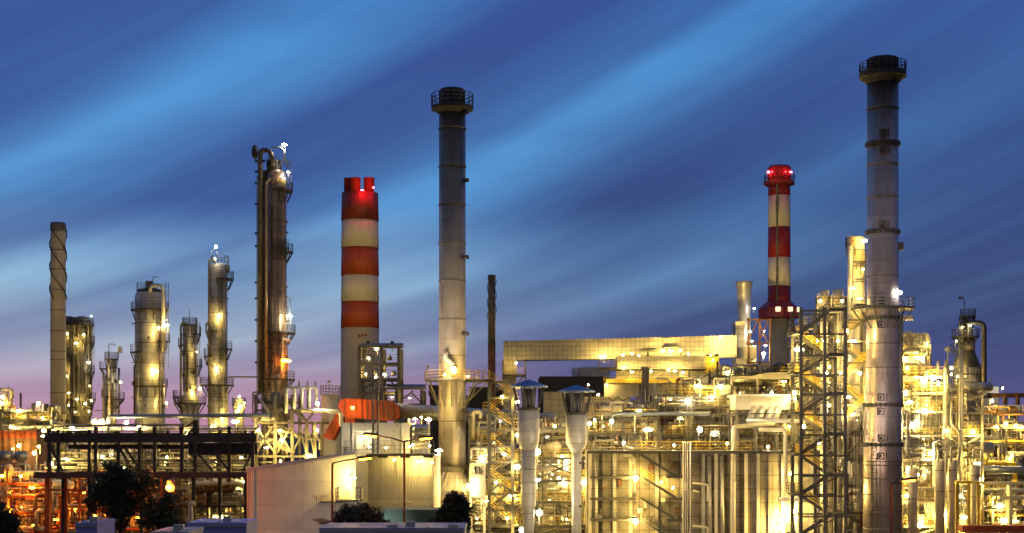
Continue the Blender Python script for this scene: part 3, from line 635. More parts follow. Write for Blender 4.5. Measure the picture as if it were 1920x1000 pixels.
# ================================================================ process units: frame, decks, pipes, drums
def unit(label, x0, x1, yt, yb, D, dep, levels, seed, npipe=14, nvert=10, ndrum=2, col='dark_steel', rail='yellow_rail', pal=('alu_plain', 'alu_plain', 'galv', 'cream', 'alu_dark', 'mid_steel', 'alu_dark', 'rust', 'mid_steel', 'dark_steel'), lst=(), kind='bulb_yellow', brace=.35, deck=True, name='process_unit', thick=1.0, nhor=0, cat='process unit', nval=6, bay=4.6, front=.34, scaf=False):
    npipe = min(50, int(npipe * 1.9)); nvert = min(40, int(nvert * 2.0)); q = random.Random(seed); t = thing(name, label, cat, (X(x0, D) + X(x1, D)) / 2, D + dep / 2)
    a, c = X(x0, D), X(x1, D); zt = Z(yt, D); zb = max(0.0, Z(yb, D)); lv = sorted([max(.3, Z(l, D)) for l in levels]); W = c - a
    nb = max(1, round(W / bay)); xs = [a + W * i / nb for i in range(nb + 1)]; ws = .26 * thick
    for yy, nm in ((D, 'front_frame'), (D + dep, 'rear_frame')):
        b = MB()
        for x in xs: b.bar((x, yy, 0), (x, yy, zt if q.random() < .5 else (lv[-1] + q.choice((.1, 1.2, 2)) if lv[-1] + .1 < zt else zt)), ws)
        for z in lv: b.bar((a, yy, z - .18), (c, yy, z - .18), ws * .9)
        ll = [0] + lv
        for i in range(nb):
            for k in range(len(ll) - 1):
                if q.random() < brace:
                    b.bar((xs[i], yy, ll[k]), (xs[i + 1], yy, ll[k + 1]), ws * .6)
                    if q.random() < .6: b.bar((xs[i + 1], yy, ll[k]), (xs[i], yy, ll[k + 1]), ws * .6)
        b.build(nm, col, t)
    for z in lv:
        if deck:
            i0 = q.randint(0, nb - 1) if nb > 2 and q.random() < .4 else 0; s0 = xs[i0]
            b = MB(); b.box(s0, c, D + .05, D + dep * q.choice((1, .6, .6)), z - .08, z); b.build('deck', 'grating', t)
            if rail: b = MB(); b.rail([(s0, D, z), (c, D, z)]); b.build('railing', rail if q.random() < .75 else 'galv', t)
        else:
            b = MB()
            for x in xs: b.bar((x, D, z - .2), (x, D + dep, z - .2), ws * .8)
            b.build('cross_beam', col, t)
    zl = [zb] + lv + [zt]
    for i in range(npipe):
        k = q.randrange(len(zl) - 1); z0, z1 = zl[k], zl[k + 1]
        if z1 - z0 < .6: z1 = z0 + .8
        z = q.uniform(z0 + .2, z1 - .1); y = D + q.uniform(-.3, dep); r = q.choice((.05, .06, .08, .1, .12, .14, .2, .28, .38))
        xa = q.uniform(a, a + W * .6); xb = min(c, xa + q.uniform(.25, .9) * W); pts = [(xa, y, z), (xb, y, z)]
        if q.random() < .7: pts.append((xb, y, max(.2, min(zt + 1, z + q.choice((-1, 1)) * q.uniform(1, 4)))))
        if q.random() < .5: pts.insert(0, (xa, y, max(.2, min(zt + .8, z + q.choice((-1, 1)) * q.uniform(.8, 3)))))
        b = MB(); b.pipe(pts, r, 8)
        if r > .1:
            for _ in range(2): b.flange((q.uniform(xa, xb), y, z), (1, 0, 0), r * 1.5, .12)
        b.build('pipe', q.choice(pal), t)
    for z in lv[:6]:                                     # rear guard rails
        if rail and deck: b = MB(); b.rail([(a, D + dep * .6, z), (c, D + dep * .6, z)], 1.1, 1.5, .05); b.build('railing', q.choice((rail, 'galv')), t)
    for i in range(2):
        x = q.uniform(a + .5, c - .5); b = MB(); b.ladder(x, D - .25, lv[0], lv[-1]); b.build('ladder', q.choice(('galv', 'mid_steel')), t)
    if scaf:                                             # tube scaffolding
        for yy in (D - .8, D + dep * .4):
            b = MB(); x = a
            while x < c: b.bar((x, yy, 0), (x, yy, zt + q.uniform(-2.5, .6)), .07); x += q.uniform(.8, 1.5)
            z = zb + .5
            while z < zt: 
                xa = a + W * q.choice((0, 0, .15, .3)); xb = c - W * q.choice((0, 0, .15, .3)); b.bar((xa, yy, z), (xb, yy, z), .06); z += q.uniform(.6, 1.1)
            b.build('scaffold', q.choice(('cream', 'galv')) if yy > D else 'mid_steel', t)
    for i in range(3):
        x = q.uniform(a, c - 1.2); z = q.choice(lv); b = MB(); b.cbox((x + .6, D + q.uniform(.2, dep * .5), z + .7), q.uniform(.6, 1.6), .6, q.uniform(.8, 1.4)); b.build('cabinet', q.choice(('cream', 'mid_steel', 'galv', 'blue_grey')), t)
    for i in range(max(2, int(W / 5))):                  # bundles of parallel lines on the beams
        k = q.randrange(len(lv)); z = lv[k]; y = D + q.uniform(.1, dep * .7); m_ = q.choice(pal); xa = a + W * q.choice((0, 0, .2, .4)); xb = c - W * q.choice((0, 0, .2, .35))
        for j in range(q.randint(2, 4)):
            r = q.choice((.07, .1, .13, .18)); b = MB(); up = q.uniform(1, 3) + j * .35; e = xb - j * .45
            b.pipe([(xa - j * .2, y + j * .5, z + r), (e, y + j * .5, z + r), (e, y + j * .5, z + r + up)], r, 8); b.build('pipe', m_, t)
    for i in range(nhor):
        k = q.randrange(len(lv)); r = q.choice((.1, .14, .2, .26)); z = lv[k] + r; y = D + dep * q.random()
        b = MB(); b.tube((a - .3, y, z), (c + .3, y, z), r); b.build('pipe', q.choice(pal), t)
    for i in range(nvert):
        x = q.uniform(a, c); y = D + q.uniform(-.35, dep); r = q.choice((.06, .08, .1, .14, .18, .25)); z0 = q.choice(zl[:-1]); z1 = min(zt + .5, z0 + q.uniform(2, 7)); dxx = q.choice((-1, 1)) * q.uniform(.5, 2)
        x2 = min(max(x + dxx, a), c)
        b = MB(); b.pipe([(x, y, z0), (x, y, z1), (x2, y, z1)] + ([(x2, y, z1 - q.uniform(.5, 2))] if q.random() < .5 else []), r, 8); b.build('pipe', q.choice(pal), t)
    for i in range(ndrum):
        y = D + q.uniform(.8, max(.9, dep - 1)); k = q.randrange(len(zl) - 1); z0 = zl[k]; h = min(6, max(1.8, zl[k + 1] - z0)) * q.uniform(.7, 1.1); r = q.uniform(.4, .85)
        x = q.uniform(a + 1, c - 1); b = MB()
        if q.random() < .6: b.lathe(x, y, [(r * .2, z0), (r * .3, z0 + .4), (r, z0 + .7), (r, z0 + h), (r * .8, z0 + h + r * .35), (r * .3, z0 + h + r * .5), (.1, z0 + h + r * .52)], 16)
        else:
            ln = q.uniform(2, 4); zc = z0 + r + .5
            b.tube((x, y, zc), (x + ln, y, zc), r, 14); b.sphere((x, y, zc), r, 12, 8, .5); b.sphere((x + ln, y, zc), r, 12, 8, .5)
            for kk in (.2, .8): b.cbox((x + ln * kk, y, zc - r * .9 - .2), .3, r * 1.2, r * .8)
        b.build('drum', q.choice(('alu', 'cream', 'alu_plain')), t)
    for i in range(nval):
        x, y, z = q.uniform(a, c), D + q.uniform(-.3, dep * .6), q.choice(lv) + q.uniform(.3, 1.2)
        b = MB(); b.sphere((x, y, z), .17, 8, 6); b.bar((x, y, z), (x, y - .05, z + .5), .07); b.ring(x, y - .05, z + .46, .12, .22, .05, 10); b.tube((x - .35, y, z), (x + .35, y, z), .1); b.build('valve', 'red_valve' if q.random() < .12 else q.choice(('alu_plain', 'mid_steel')), t)
    for i, e in enumerate(lst):
        d = D - .5 if q.random() < front else D + dep * q.uniform(.12, .6)
        lamp_at(t, P(e[0], e[1], d), SZ[e[2]], kind)
    return t
def bigpipe(label, pts, r, m='alu_plain', name='pipe_run', cat='pipe', D=None, fl=()):
    b = MB(); pw = [P(*(p if len(p) == 3 else (*p, D))) for p in pts]; d0 = pts[0][2] if len(pts[0]) == 3 else D
    b.pipe(pw, L(r, d0), 12)
    for f in fl: b.flange(P(*f[:2], f[3] if len(f) > 3 else d0), f[2], L(r, d0) * 1.35, .2, 14)
    return solo(name, b, m, label, cat)
# ================================================================ left: dark pipe rack
D = 178; PR = thing('pipe_rack', 'long dark steel pipe rack crossing the lower left, brown beam beneath', 'pipe rack', X(275, D), D + 2)
a, c = X(84, D), X(482, D)
for px in (93, 110, 168, 180, 222, 262, 290, 341, 366, 430, 474): b = MB(); b.bar((X(px, D), D, Z(895, D)), (X(px, D), D, Z(R.choice((800, 806, 808, 788 if px > 360 else 806)), D)), .42); b.build('front_post', 'dark_steel', PR)
for px in (100, 150, 200, 250, 300, 350, 400, 450): b = MB(); b.bar((X(px, D), D + 4, 0), (X(px, D), D + 4, Z(806, D)), .4); b.build('rear_post', 'dark_steel', PR)
b = MB(); b.box(a, c, D - .2, D + .1, Z(830, D), Z(815, D)); b.box(a, c, D - .3, D - .2, Z(814.9, D), Z(812, D)); b.build('fascia', 'dark_steel', PR)
b = MB(); b.box(a, c, D + .1, D + 4.4, Z(829, D), Z(827, D)); b.build('deck', 'grating', PR)
b = MB(); b.rail([(a, D - .2, Z(815, D)), (c, D - .2, Z(815, D))], 1.1, 2.4, .07); b.build('railing', 'dark_steel', PR)
b = MB(); b.box(X(352, D), c, D + .3, D + .9, Z(853, D), Z(831, D)); b.box(X(125, D), X(350, D), D + .5, D + .9, Z(842, D), Z(834, D)); b.build('girder', 'black_wall', PR)
b = MB(); b.box(X(66, D), X(466, D), D - .5, D + .2, Z(896.5, D), Z(885, D)); b.box(X(66, D), X(466, D), D + 3.6, D + 4.2, Z(896, D), Z(886, D)); b.build('lower_beam', 'brown_beam', PR)
b = MB(); b.box(X(66, D), X(466, D), D + .2, D + 3.6, Z(888, D), Z(886, D)); b.build('lower_deck', 'grating', PR)
b = MB(); b.rail([(X(66, D), D - .4, Z(885, D)), (X(466, D), D - .4, Z(885, D))], 1.1, 2.0, .06); b.build('railing', 'mid_steel', PR)
for p, q_ in (((93, 832), (118, 885)), ((222, 835), (245, 878)), ((262, 880), (235, 840)), ((366, 835), (345, 822)), ((366, 800), (352, 815)), ((366, 845), (400, 884)), ((430, 884), (400, 846)), ((455, 884), (474, 845))):
    b = MB(); b.bar(P(*p, D), P(*q_, D), .28); b.build('brace', 'dark_steel', PR)
for yy, r, px0, px1, dy in ((797, 2.2, 82, 345, .5), (806, 1.5, 90, 480, 1.6), (803, 2.0, 90, 480, 2.6), (861, 1.4, 95, 470, 1), (869, 1.8, 95, 470, 2.2), (876, 1.2, 95, 470, 1.2), (879, 2, 70, 466, 2.8), (850, 1.5, 95, 350, 2.4)):
    b = MB(); b.tube(P(px0, yy, D) + Vector((0, dy, 0)), P(px1, yy, D) + Vector((0, dy, 0)), L(r, D)); b.build('pipe', R.choice(('alu_plain', 'galv', 'alu_dark')), PR)
b = MB(); b.pipe([P(203, 815, D + 1.5), P(203, 781, D + 1.5), P(505, 779, D + 1.5)], L(3.8, D), 12); b.build('pipe', 'blue_grey', PR)
b = MB(); b.bar(P(367, 815, D), P(367, 788, D), .6); b.bar(P(367, 789, D), P(350, 800, D), .2); b.build('bracket_post', 'dark_steel', PR)
lamps(PR, D + 1, [(82, 808, 3), (81, 818, 2), (96, 870, 3), (192, 856, 2), (135, 802, 2), (190, 790, 3), (177, 791, 3), (237, 793, 3), (261, 800, 2), (349, 814, 2), (339, 857, 1), (231, 878, 1), (313, 857, 1), (72, 838, 2), (64, 850, 3)])
# units behind and beneath it
unit('gold-lit unit on the far left skyline, stubby posts on top', 2, 100, 768, 850, 215, 8, [850, 812, 786], 3, 16, 8, 3, lst=[(35, 771, 3), (80, 784, 2), (72, 757, 3), (20, 800, 2)], nval=3)
unit('narrow lamp-topped unit cut by the left edge of the photo', -30, 14, 735, 900, 222, 6, [860, 800, 770], 4, 8, 6, 1, lst=[(3, 757, 4), (3, 745, 3), (8, 790, 2)])
b = MB(); b.corr(X(-8, 200), X(70, 200), 200, Z(846, 200), Z(822, 200), Z(822, 200), .9, .12); t = thing('clad_wall', 'rust-streaked clad wall with a darker top band at the left edge', 'wall', X(31, 200), 200)
b.build('lower_sheet', 'rust', t); b = MB(); b.corr(X(-8, 200), X(70, 200), 199.8, Z(822, 200), Z(808, 200), Z(808, 200), .9, .12); b.build('upper_band', 'rust_orange', t)
b = MB(); b.rail([(X(-8, 200), 199.6, Z(808, 200)), (X(70, 200), 199.6, Z(808, 200))], 1, 2, .07); b.build('railing', 'mid_steel', t); b = MB(); b.box(X(-8, 200), X(70, 200), 200.2, 206, 0, Z(812, 200)); b.build('body', 'brown_beam', t)
lamps(t, 198, [(35, 836, 3), (24, 842, 1)])
for k, (px0, px1, lb) in enumerate(((2, 22, 'blue-grey horizontal drum at the left edge, below the rusty wall'), (31, 48, 'shorter blue-grey horizontal drum right of another at the left edge'))):
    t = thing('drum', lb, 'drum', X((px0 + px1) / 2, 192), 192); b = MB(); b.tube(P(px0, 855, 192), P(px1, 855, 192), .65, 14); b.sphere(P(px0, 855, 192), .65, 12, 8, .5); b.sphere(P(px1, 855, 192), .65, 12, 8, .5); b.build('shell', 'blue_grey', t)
    b = MB()
    for q_ in (.25, .75): b.box(X(px0 + (px1 - px0) * q_, 192) - .15, X(px0 + (px1 - px0) * q_, 192) + .15, 191.6, 192.4, 0, Z(862, 192))
    b.build('saddle', 'mid_steel', t)
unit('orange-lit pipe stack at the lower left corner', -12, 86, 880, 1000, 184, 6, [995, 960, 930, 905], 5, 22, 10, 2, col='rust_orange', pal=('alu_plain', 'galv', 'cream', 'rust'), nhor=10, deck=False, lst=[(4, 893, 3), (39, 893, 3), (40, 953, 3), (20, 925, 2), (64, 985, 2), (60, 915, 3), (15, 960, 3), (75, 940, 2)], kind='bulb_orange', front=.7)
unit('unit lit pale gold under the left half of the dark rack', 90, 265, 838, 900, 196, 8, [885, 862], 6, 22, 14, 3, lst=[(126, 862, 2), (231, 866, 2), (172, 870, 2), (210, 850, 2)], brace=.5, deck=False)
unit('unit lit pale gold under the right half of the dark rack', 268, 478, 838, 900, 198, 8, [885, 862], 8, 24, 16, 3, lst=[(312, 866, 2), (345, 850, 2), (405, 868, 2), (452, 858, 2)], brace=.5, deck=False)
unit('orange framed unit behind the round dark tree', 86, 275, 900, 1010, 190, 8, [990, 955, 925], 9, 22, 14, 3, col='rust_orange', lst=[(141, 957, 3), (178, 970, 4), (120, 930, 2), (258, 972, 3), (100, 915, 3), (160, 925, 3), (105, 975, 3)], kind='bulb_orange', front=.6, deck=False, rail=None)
unit('bright yellow unit between the dark trees and the white shed', 322, 470, 900, 1010, 188, 9, [985, 948, 918], 10, 24, 18, 3, lst=[(375, 913, 3), (450, 905, 4), (414, 971, 4), (396, 968, 3), (340, 985, 3), (435, 930, 2)], nhor=4)
t = solo('crane_hook_pipe', MB().pipe([P(358, 1000, 172), P(358, 962, 172), P(357, 945, 172), P(362, 942, 172), P(362, 948, 172)], .3, 10), 'cream', 'cream crook-shaped pipe right of the small dark tree', 'pipe')
b = MB(); b.box(X(84, 181), X(92, 181), 181, 182, 0, Z(897, 181)); b.box(X(93, 181), X(158, 181), 181.2, 181.7, Z(921, 181), Z(918, 181)); b.box(X(120, 181), X(125, 181), 181, 181.5, 0, Z(897, 181))
solo('portal_frame', b, 'rust_orange', 'orange-lit post and beam frame left of the round tree', 'frame')  # orange lamplight is put into the colour of this concrete frame
# ================================================================ exchanger structure right of the tall column
D = 186; EX = thing('exchanger_structure', 'steel structure of braced legs carrying four silver hooped pipes, right of the tall column', 'structure', X(545, D), D + 3)
def slab(t, px0, px1, py, D, dep, m='grating', th=.3, y0=0, rail=None, nm='deck'):
    b = MB(); b.box(X(px0, D), X(px1, D), D + y0, D + y0 + dep, Z(py, D) - th, Z(py, D)); o = b.build(nm, m, t)
    if rail: b = MB(); b.rail([(X(px0, D), D + y0 + dep, Z(py, D)), (X(px0, D), D + y0 + .05, Z(py, D)), (X(px1, D), D + y0 + .05, Z(py, D)), (X(px1, D), D + y0 + dep, Z(py, D))]); b.build('railing', rail, t)
slab(EX, 476, 604, 791, D, 7, rail='mid_steel'); slab(EX, 476, 548, 752, D, 6, rail='mid_steel')
b = MB()
for px in (480, 516, 548, 575, 591):
    for yy in (D, D + 6.5): b.bar((X(px, D), yy, 0), (X(px, D), yy, Z(791 if px > 548 else 740, D)), .4)
for p, q_ in (((480, 800), (516, 850)), ((516, 800), (548, 850)), ((548, 850), (575, 797)), ((520, 850), (546, 797)), ((575, 850), (560, 797)), ((591, 850), (575, 800)), ((548, 770), (575, 790)), ((591, 770), (575, 790)), ((480, 850), (510, 800)), ((480, 935), (516, 860)), ((516, 935), (548, 860)), ((548, 935), (591, 860))): b.bar(P(*p, D), P(*q_, D), .24)
for py in (856, 905, 770): b.bar(P(480, py, D), P(591, py, D), .3)
b.build('frame', 'mid_steel', EX)
for i, px in enumerate((549, 563, 577, 590)):
    b = MB(); w = 12; b.pipe([P(px - w, 775, D + i * .9), P(px - w, 727 - i * .3, D + i * .9), P(px + 3, 727 - i * .3, D + i * .9), P(px + 3, 766, D + i * .9)], L(3.4, D), 10); b.flange(P(px + 3, 745, D + i * .9), (0, 0, 1), L(4.4, D), .15); b.build('hoop_pipe', 'alu_plain', EX)
    b = MB(); b.lathe(X(px - 4, D), D + i * .9, [(L(2, D), Z(727, D)), (L(2, D), Z(719, D)), (L(.8, D), Z(714, D)), (L(.5, D), Z(712, D))], 10); b.build('relief_valve', 'alu_dark', EX)
b = MB(); b.tube(P(484, 782, D - .6), P(506, 782, D - .6), L(8, D), 16); b.lathe(0, 0, [(0, 0), (0, 0)], 3, False); b.tube(P(470, 781, D - .6), P(484, 782, D - .6), L(3, D), 16, L(8, D)); b.tube(P(506, 782, D - .6), P(516, 782, D - .6), L(8, D), 16, L(3, D)); b.build('exchanger', 'alu_dark', EX)
b = MB(); b.pipe([P(565, 770, D - .5), P(640, 772, D - .5), P(640, 800, D - .5)], L(4, D), 10); b.build('pipe', 'cream', EX)
for i in range(9):
    b = MB(); x0 = 486 + i * 7; b.tube(P(x0, 748, D + i * .4), P(x0 + R.uniform(18, 34), 788, D + i * .4), R.choice((.1, .14, .2))); b.build('sloping_pipe', R.choice(('alu_dark', 'mid_steel', 'alu_plain')), EX)
for i in range(16):
    x0 = R.uniform(482, 588); y0 = R.uniform(796, 900); b = MB(); b.pipe([P(x0, y0, D + R.uniform(.5, 5)), P(min(600, x0 + R.uniform(10, 50)), y0, D + 2), P(min(600, x0 + 50), y0 + R.uniform(8, 30), D + 2)], R.choice((.08, .12, .2, .3)), 8); b.build('pipe', R.choice(('alu_plain', 'galv', 'cream')), EX)
b = MB(); b.box(X(507, D), X(522, D), D + .5, D + 2, Z(752, D), Z(735, D)); b.build('cabinet', 'blue_grey', EX)
lamps(EX, D - 1, [(595, 757, 3), (483, 806, 3), (525, 807, 2), (528, 826, 3), (580, 855, 3), (526, 865, 2), (595, 807, 2), (548, 880, 2), (500, 840, 2)])
bigpipe('thin level pipe reaching the tall column from the slender column', [(428, 707), (492, 707)], 1.7, 'alu_plain', D=209)
bigpipe('thin rusty pipe dropping down the left of the tall column', [(484, 735, 200), (474, 736, 200), (474, 790, 200)], 1.2, 'rust')
t = solo('level_tank', MB().lathe(X(620, 205), 205, [(L(18, 205), 0), (L(18, 205), Z(741, 205)), (.1, Z(738, 205))], 24), 'cream', 'cream tank behind the top of the orange duct', 'tank')
b = MB(); b.arcrail(X(620, 205), 205, Z(741, 205), L(19, 205), h=1.4); b.build('railing', 'galv', t)
# ---- orange duct
D = 192; OD = thing('orange_duct', 'rusty orange ribbed duct sloping down at its left end', 'duct', X(690, D), D + 2)
b = MB(); vs = []
prof = [(634, 762), (638, 750), (650, 747), (735, 752), (746, 762), (749, 783), (735, 790), (660, 784), (645, 783)]
def extr(b, pr, D, y0, y1):
    n = len(pr); b.add([(X(p, D), D + y0, Z(q, D)) for p, q in pr] + [(X(p, D), D + y1, Z(q, D)) for p, q in pr], [list(range(n))[::-1], list(range(n, 2 * n))] + [(i, (i + 1) % n, n + (i + 1) % n, n + i) for i in range(n)])
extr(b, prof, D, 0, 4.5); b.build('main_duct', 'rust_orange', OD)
b = MB(); extr(b, [(636, 764), (652, 768), (623, 826), (604, 820)], D, .2, 4.2); b.build('sloping_leg', 'rust_orange', OD)
for px in (648, 658, 668, 678, 688, 698, 708, 718, 728, 738): b = MB(); b.box(X(px, D) - .09, X(px, D) + .09, D - .18, D - .002, Z(785, D), Z(750, D)); b.build('rib', 'rust', OD)
for i in range(6):
    f = (i + .5) / 6; b = MB(); b.bar(P(636 - 32 * f, 764 + 56 * f, D) + Vector((0, .1, 0)), P(652 - 29 * f, 768 + 58 * f, D) + Vector((0, .1, 0)), .16, .25); b.build('rib', 'rust_orange', OD)
b = MB(); b.box(X(646, D), X(664, D), D + .5, D + 4, Z(820, D), Z(783, D)); b.build('hopper', 'rust_orange', OD)
b = MB(); b.rail([(X(640, D), D, Z(748, D)), (X(735, D), D, Z(752, D))], 1.1, 1.6, .05); b.build('railing', 'dark_steel', OD)
b = MB()
for px in (650, 740): b.bar((X(px, D), D + 1.5, 0), (X(px, D), D + 1.5, Z(784, D)), .5)
b.build('leg', 'mid_steel', OD); lamps(OD, D - 1.6, [(661, 765, 3)], 'bulb_orange')
bigpipe('fat silver duct running from the orange duct behind the middle chimney', [(742, 770), (1040, 790)], 14, 'alu', 'duct', 'duct', 196)
# ---- steel frame tower with roof
def frame_tower(label, D, dep, posts, ytop, decks, roof, yb=0, lst=(), braces=(), m='mid_steel'):
    t = thing('frame_tower', label, 'tower', X(sum(posts) / len(posts), D), D + dep / 2)
    for yy in (D, D + dep):
        for px in posts:
            b = MB(); b.bar((X(px, D), yy, 0), (X(px, D), yy, Z(ytop, D)), .5); b.build('post', m, t)
    for py in decks:
        for yy in (D, D + dep): b = MB(); b.bar((X(posts[0], D), yy, Z(py, D) - .2), (X(posts[-1], D), yy, Z(py, D) - .2), .35); b.build('beam', m, t)
    for p, q_ in braces: b = MB(); b.bar(P(*p, D + dep), P(*q_, D + dep), .2); b.build('brace', m, t)
    for py in decks: slab(t, posts[0] + 1, posts[-1] - 1, py, D, dep - .1, th=.12, rail='mid_steel')
    if roof:
        b = MB(); x0, x1 = X(posts[0] - 2, D), X(posts[-1] + 3, D); z = Z(ytop, D)
        b.add([(x0, D - .5, z), (x1, D - .5, z), (x1, D + dep + .5, z + .2), (x0, D + dep + .5, z + .2), (x0, D - .5, z + .35), (x1, D - .5, z + .35), (x1, D + dep + .5, z + 1.0), (x0, D + dep + .5, z + 1.0)], [(0, 3, 2, 1), (4, 5, 6, 7), (0, 1, 5, 4), (1, 2, 6, 5), (2, 3, 7, 6), (3, 0, 4, 7)]); b.build('roof', roof, t)
    lamps(t, D + 1, lst); return t
FT = t = frame_tower('tall open frame tower with a flat roof in front of the wide banded chimney', 205, 5, [674, 715, 748], 652, [680, 709, 735], 'mid_steel', lst=[(706, 655, 2), (692, 672, 1), (706, 708, 3), (686, 702, 2)], braces=[((674, 735), (715, 709)), ((715, 685), (746, 735)), ((674, 680), (690, 652))])
for i in range(10): b = MB(); x0 = R.uniform(680, 740); y0 = R.choice((676, 705, 730)); b.lathe(X(x0, 207), 207, [(.3, Z(y0, 207)), (.4, Z(y0 - 5, 207)), (.2, Z(y0 - 9, 207))], 10); b.build('equipment', R.choice(('mid_steel', 'alu_plain')), t)
lamps(t, 205, [(722, 703, 2)], 'bulb_white')
added_flood(t, P(690, 644, 209), P(674, 640, 300), 36000, YEL, 44); added_flood(t, P(735, 644, 209), P(675, 470, 300), 85000, YEL, 40)  # added floods that brighten the wide banded chimney
frame_tower('low open steel shelter right of the tall frame tower', 203, 6, [716, 744, 791], 731, [757], 'mid_steel', lst=[(768, 747, 1), (735, 745, 1)], braces=[((744, 757), (775, 733)), ((791, 757), (770, 735))])
# ---- louvred block
D = 165; LB = thing('louvred_house', 'flat mauve louvred equipment house below the orange duct', 'building', X(720, D), D + 4)
b = MB(); b.box(X(641, D), X(768, D), D, D + 8, 0, Z(793, D)); b.build('wall', 'shed_white', LB)
for i in range(9): b = MB(); y = 797 + i * 5.2; b.bar(P(662, y, D - .06), P(752, y, D - .06), .1, .12); b.build('louvre', 'alu_plain', LB)
for px in (640.5, 661, 706, 753): b = MB(); b.bar(P(px, 793, D - .1), P(px, 870, D - .1), .16, .2); b.build('trim', 'galv', LB)
for px in (669, 714): b = MB(); b.box(X(px, D), X(px + 18, D), D - .25, D - .01, Z(845, D), Z(816, D)); b.build('lit_opening', 'cream', LB)
lamps(LB, D - 1.4, [(680, 822, 2), (774, 835, 2)])
t = thing('louvred_cooler', 'stacked orange-edged louvre cooler right of the mauve louvred house', 'cooler', X(790, D), D + 2)
b = MB(); b.box(X(776, D), X(802, D), D + .5, D + 5, 0, Z(796, D)); b.build('core', 'alu_dark', t)
for i in range(5): b = MB(); y = 797 + i * 10; b.add([P(772, y, D), P(800, y, D), P(806, y + 5, D - .6), P(772, y + 5, D - .6), P(772, y, D + 5), P(800, y, D + 5), P(806, y + 5, D + 5), P(772, y + 5, D + 5)], [(0, 1, 2, 3), (4, 7, 6, 5), (0, 4, 5, 1), (2, 6, 7, 3), (1, 5, 6, 2), (0, 3, 7, 4)]); b.build('louvre', 'alu_plain', t)
lamps(t, 172, [(778, 786, 2), (803, 787, 3), (790, 783, 2), (823, 845, 3, 160)])
# ---- slim lattice mast
D = 155; b = MB(); x0, x1 = X(699, D), X(708, D); z0, z1 = 0, Z(690, D)
for x in (x0, x1): b.bar((x, D, z0), (x, D, z1), .16); b.bar((x, D + .5, z0), (x, D + .5, z1), .16)
z = Z(860, D)
while z < z1 - .6: b.bar((x0, D, z), (x1, D, z + .6), .08); b.bar((x1, D, z), (x1, D, z + .6), .05); z += .6
b.bar((x0 + .1, D, z1), (x0 + .1, D, z1 + 1.5), .05); b.bar((x1, D + .3, z1 - 3.5), (X(745, D), D + .3, Z(800, D)), .1)
solo('lattice_mast', b, 'mid_steel', 'slim lattice mast in front of the orange duct', 'mast')
# ================================================================ white sheds in front
D = 134; SH = thing('metal_shed', 'big white corrugated shed with a rising roof line, lower middle-left', 'shed', X(560, D), D + 8)
b = MB(); b.corr(X(463, D), X(666, D), D, 0, Z(884, D), Z(852, D), .2, .018); b.build('front_wall', 'shed_sheet', SH)
b = MB(); b.bar(P(462, 884, D - .3), P(666, 852, D - .3), .14, .14); b.build('gutter', 'galv', SH); b = MB(); b.tube((X(469, D), D - .22, 0), P(469, 884, D - .22), .06); b.build('downpipe', 'galv', SH)
b = MB(); b.box(X(463, D), X(463, D) + .15, D + .02, D + 14, 0, Z(884, D)); b.build('side_wall', 'shed_white', SH); b = MB(); b.box(X(666, D) - .15, X(666, D), D + .02, D + 14, 0, Z(853, D)); b.build('side_wall', 'shed_white', SH)
b = MB(); x0, x1 = X(462, D), X(668, D); za, zc = Z(878, D), Z(846, D)
b.add([(x0, D - .25, za - .35), (x1, D - .25, zc - .35), (x1, D - .25, zc), (x0, D - .25, za), (x0, D + 14, za - .35), (x1, D + 14, zc - .35), (x1, D + 14, zc), (x0, D + 14, za)], [(0, 1, 2, 3), (4, 7, 6, 5), (3, 2, 6, 7), (0, 4, 5, 1), (1, 5, 6, 2), (0, 3, 7, 4)]); b.build('roof', 'lilac_roof', SH)
slab(SH, 630, 676, 938, D - 2.0, 1.9, th=.15, rail='mid_steel', nm='balcony'); slab(SH, 598, 640, 941, D - 1.6, 1.5, th=.12, nm='canopy'); slab(SH, 598, 620, 981, D - 1.6, 1.5, th=.12, nm='canopy')
b = MB(); b.box(X(655, D), X(664, D), D - .12, D - .06, Z(936, D), Z(905, D)); b.build('door', 'cream', SH)
lamps(SH, D - 1.3, [(659, 897, 3), (652, 915, 1)])
D = 146; AN = thing('annex_building', 'cream annex with a railed roof walkway, right of the white shed', 'building', X(745, D), D + 5)
b = MB(); b.corr(X(640, D), X(813, D), D, 0, Z(855, D), Z(855, D), .3, .018); b.build('front_wall', 'shed_sheet', AN)
b = MB(); b.box(X(640, D), X(813, D), D + .05, D + 14, 0, Z(856, D)); b.build('body', 'cream', AN)
b = MB(); b.box(X(648, D), X(815, D), D - 1.6, D + 1, Z(855, D) + .01, Z(851, D)); b.build('walkway', 'grating', AN)
b = MB(); b.rail([(X(650, D), D + .8, Z(851, D)), (X(650, D), D - 1.5, Z(851, D)), (X(815, D), D - 1.5, Z(851, D))], 1.35, 1.0, .06); b.build('railing', 'galv', AN)
for px in (718, 760, 803): b = MB(); b.cbox(P(px, 856, D - .8), 1.0, .8, .3); b.build('hanging_box', 'dark_steel', AN)
b = MB(); b.ladder(X(654, D), D - 1.8, Z(900, D), Z(838, D), .5); b.build('ladder', 'mid_steel', AN)
b = MB(); b.box(X(706, D), X(770, D), D - .5, D - .05, Z(975, D), Z(941, D)); b.box(X(768, D), X(806, D), D - .4, D - .06, Z(975, D), Z(945, D)); b.build('low_cabinet', 'cream', AN)
lamps(AN, D - 1.2, [(785, 866, 2), (740, 862, 1), (810, 868, 1)])
lamps(AN, D + 3, [(692, 838, 1), (724, 840, 1), (768, 838, 1), (806, 836, 1)])
added_flood(LB, P(764, 790, 171), P(848, 770, 185), 6000, YEL, 60); added_flood(LB, P(756, 790, 171), P(848, 590, 185), 26000, (1, .8, .55), 46)  # added floods that light the middle chimney from below
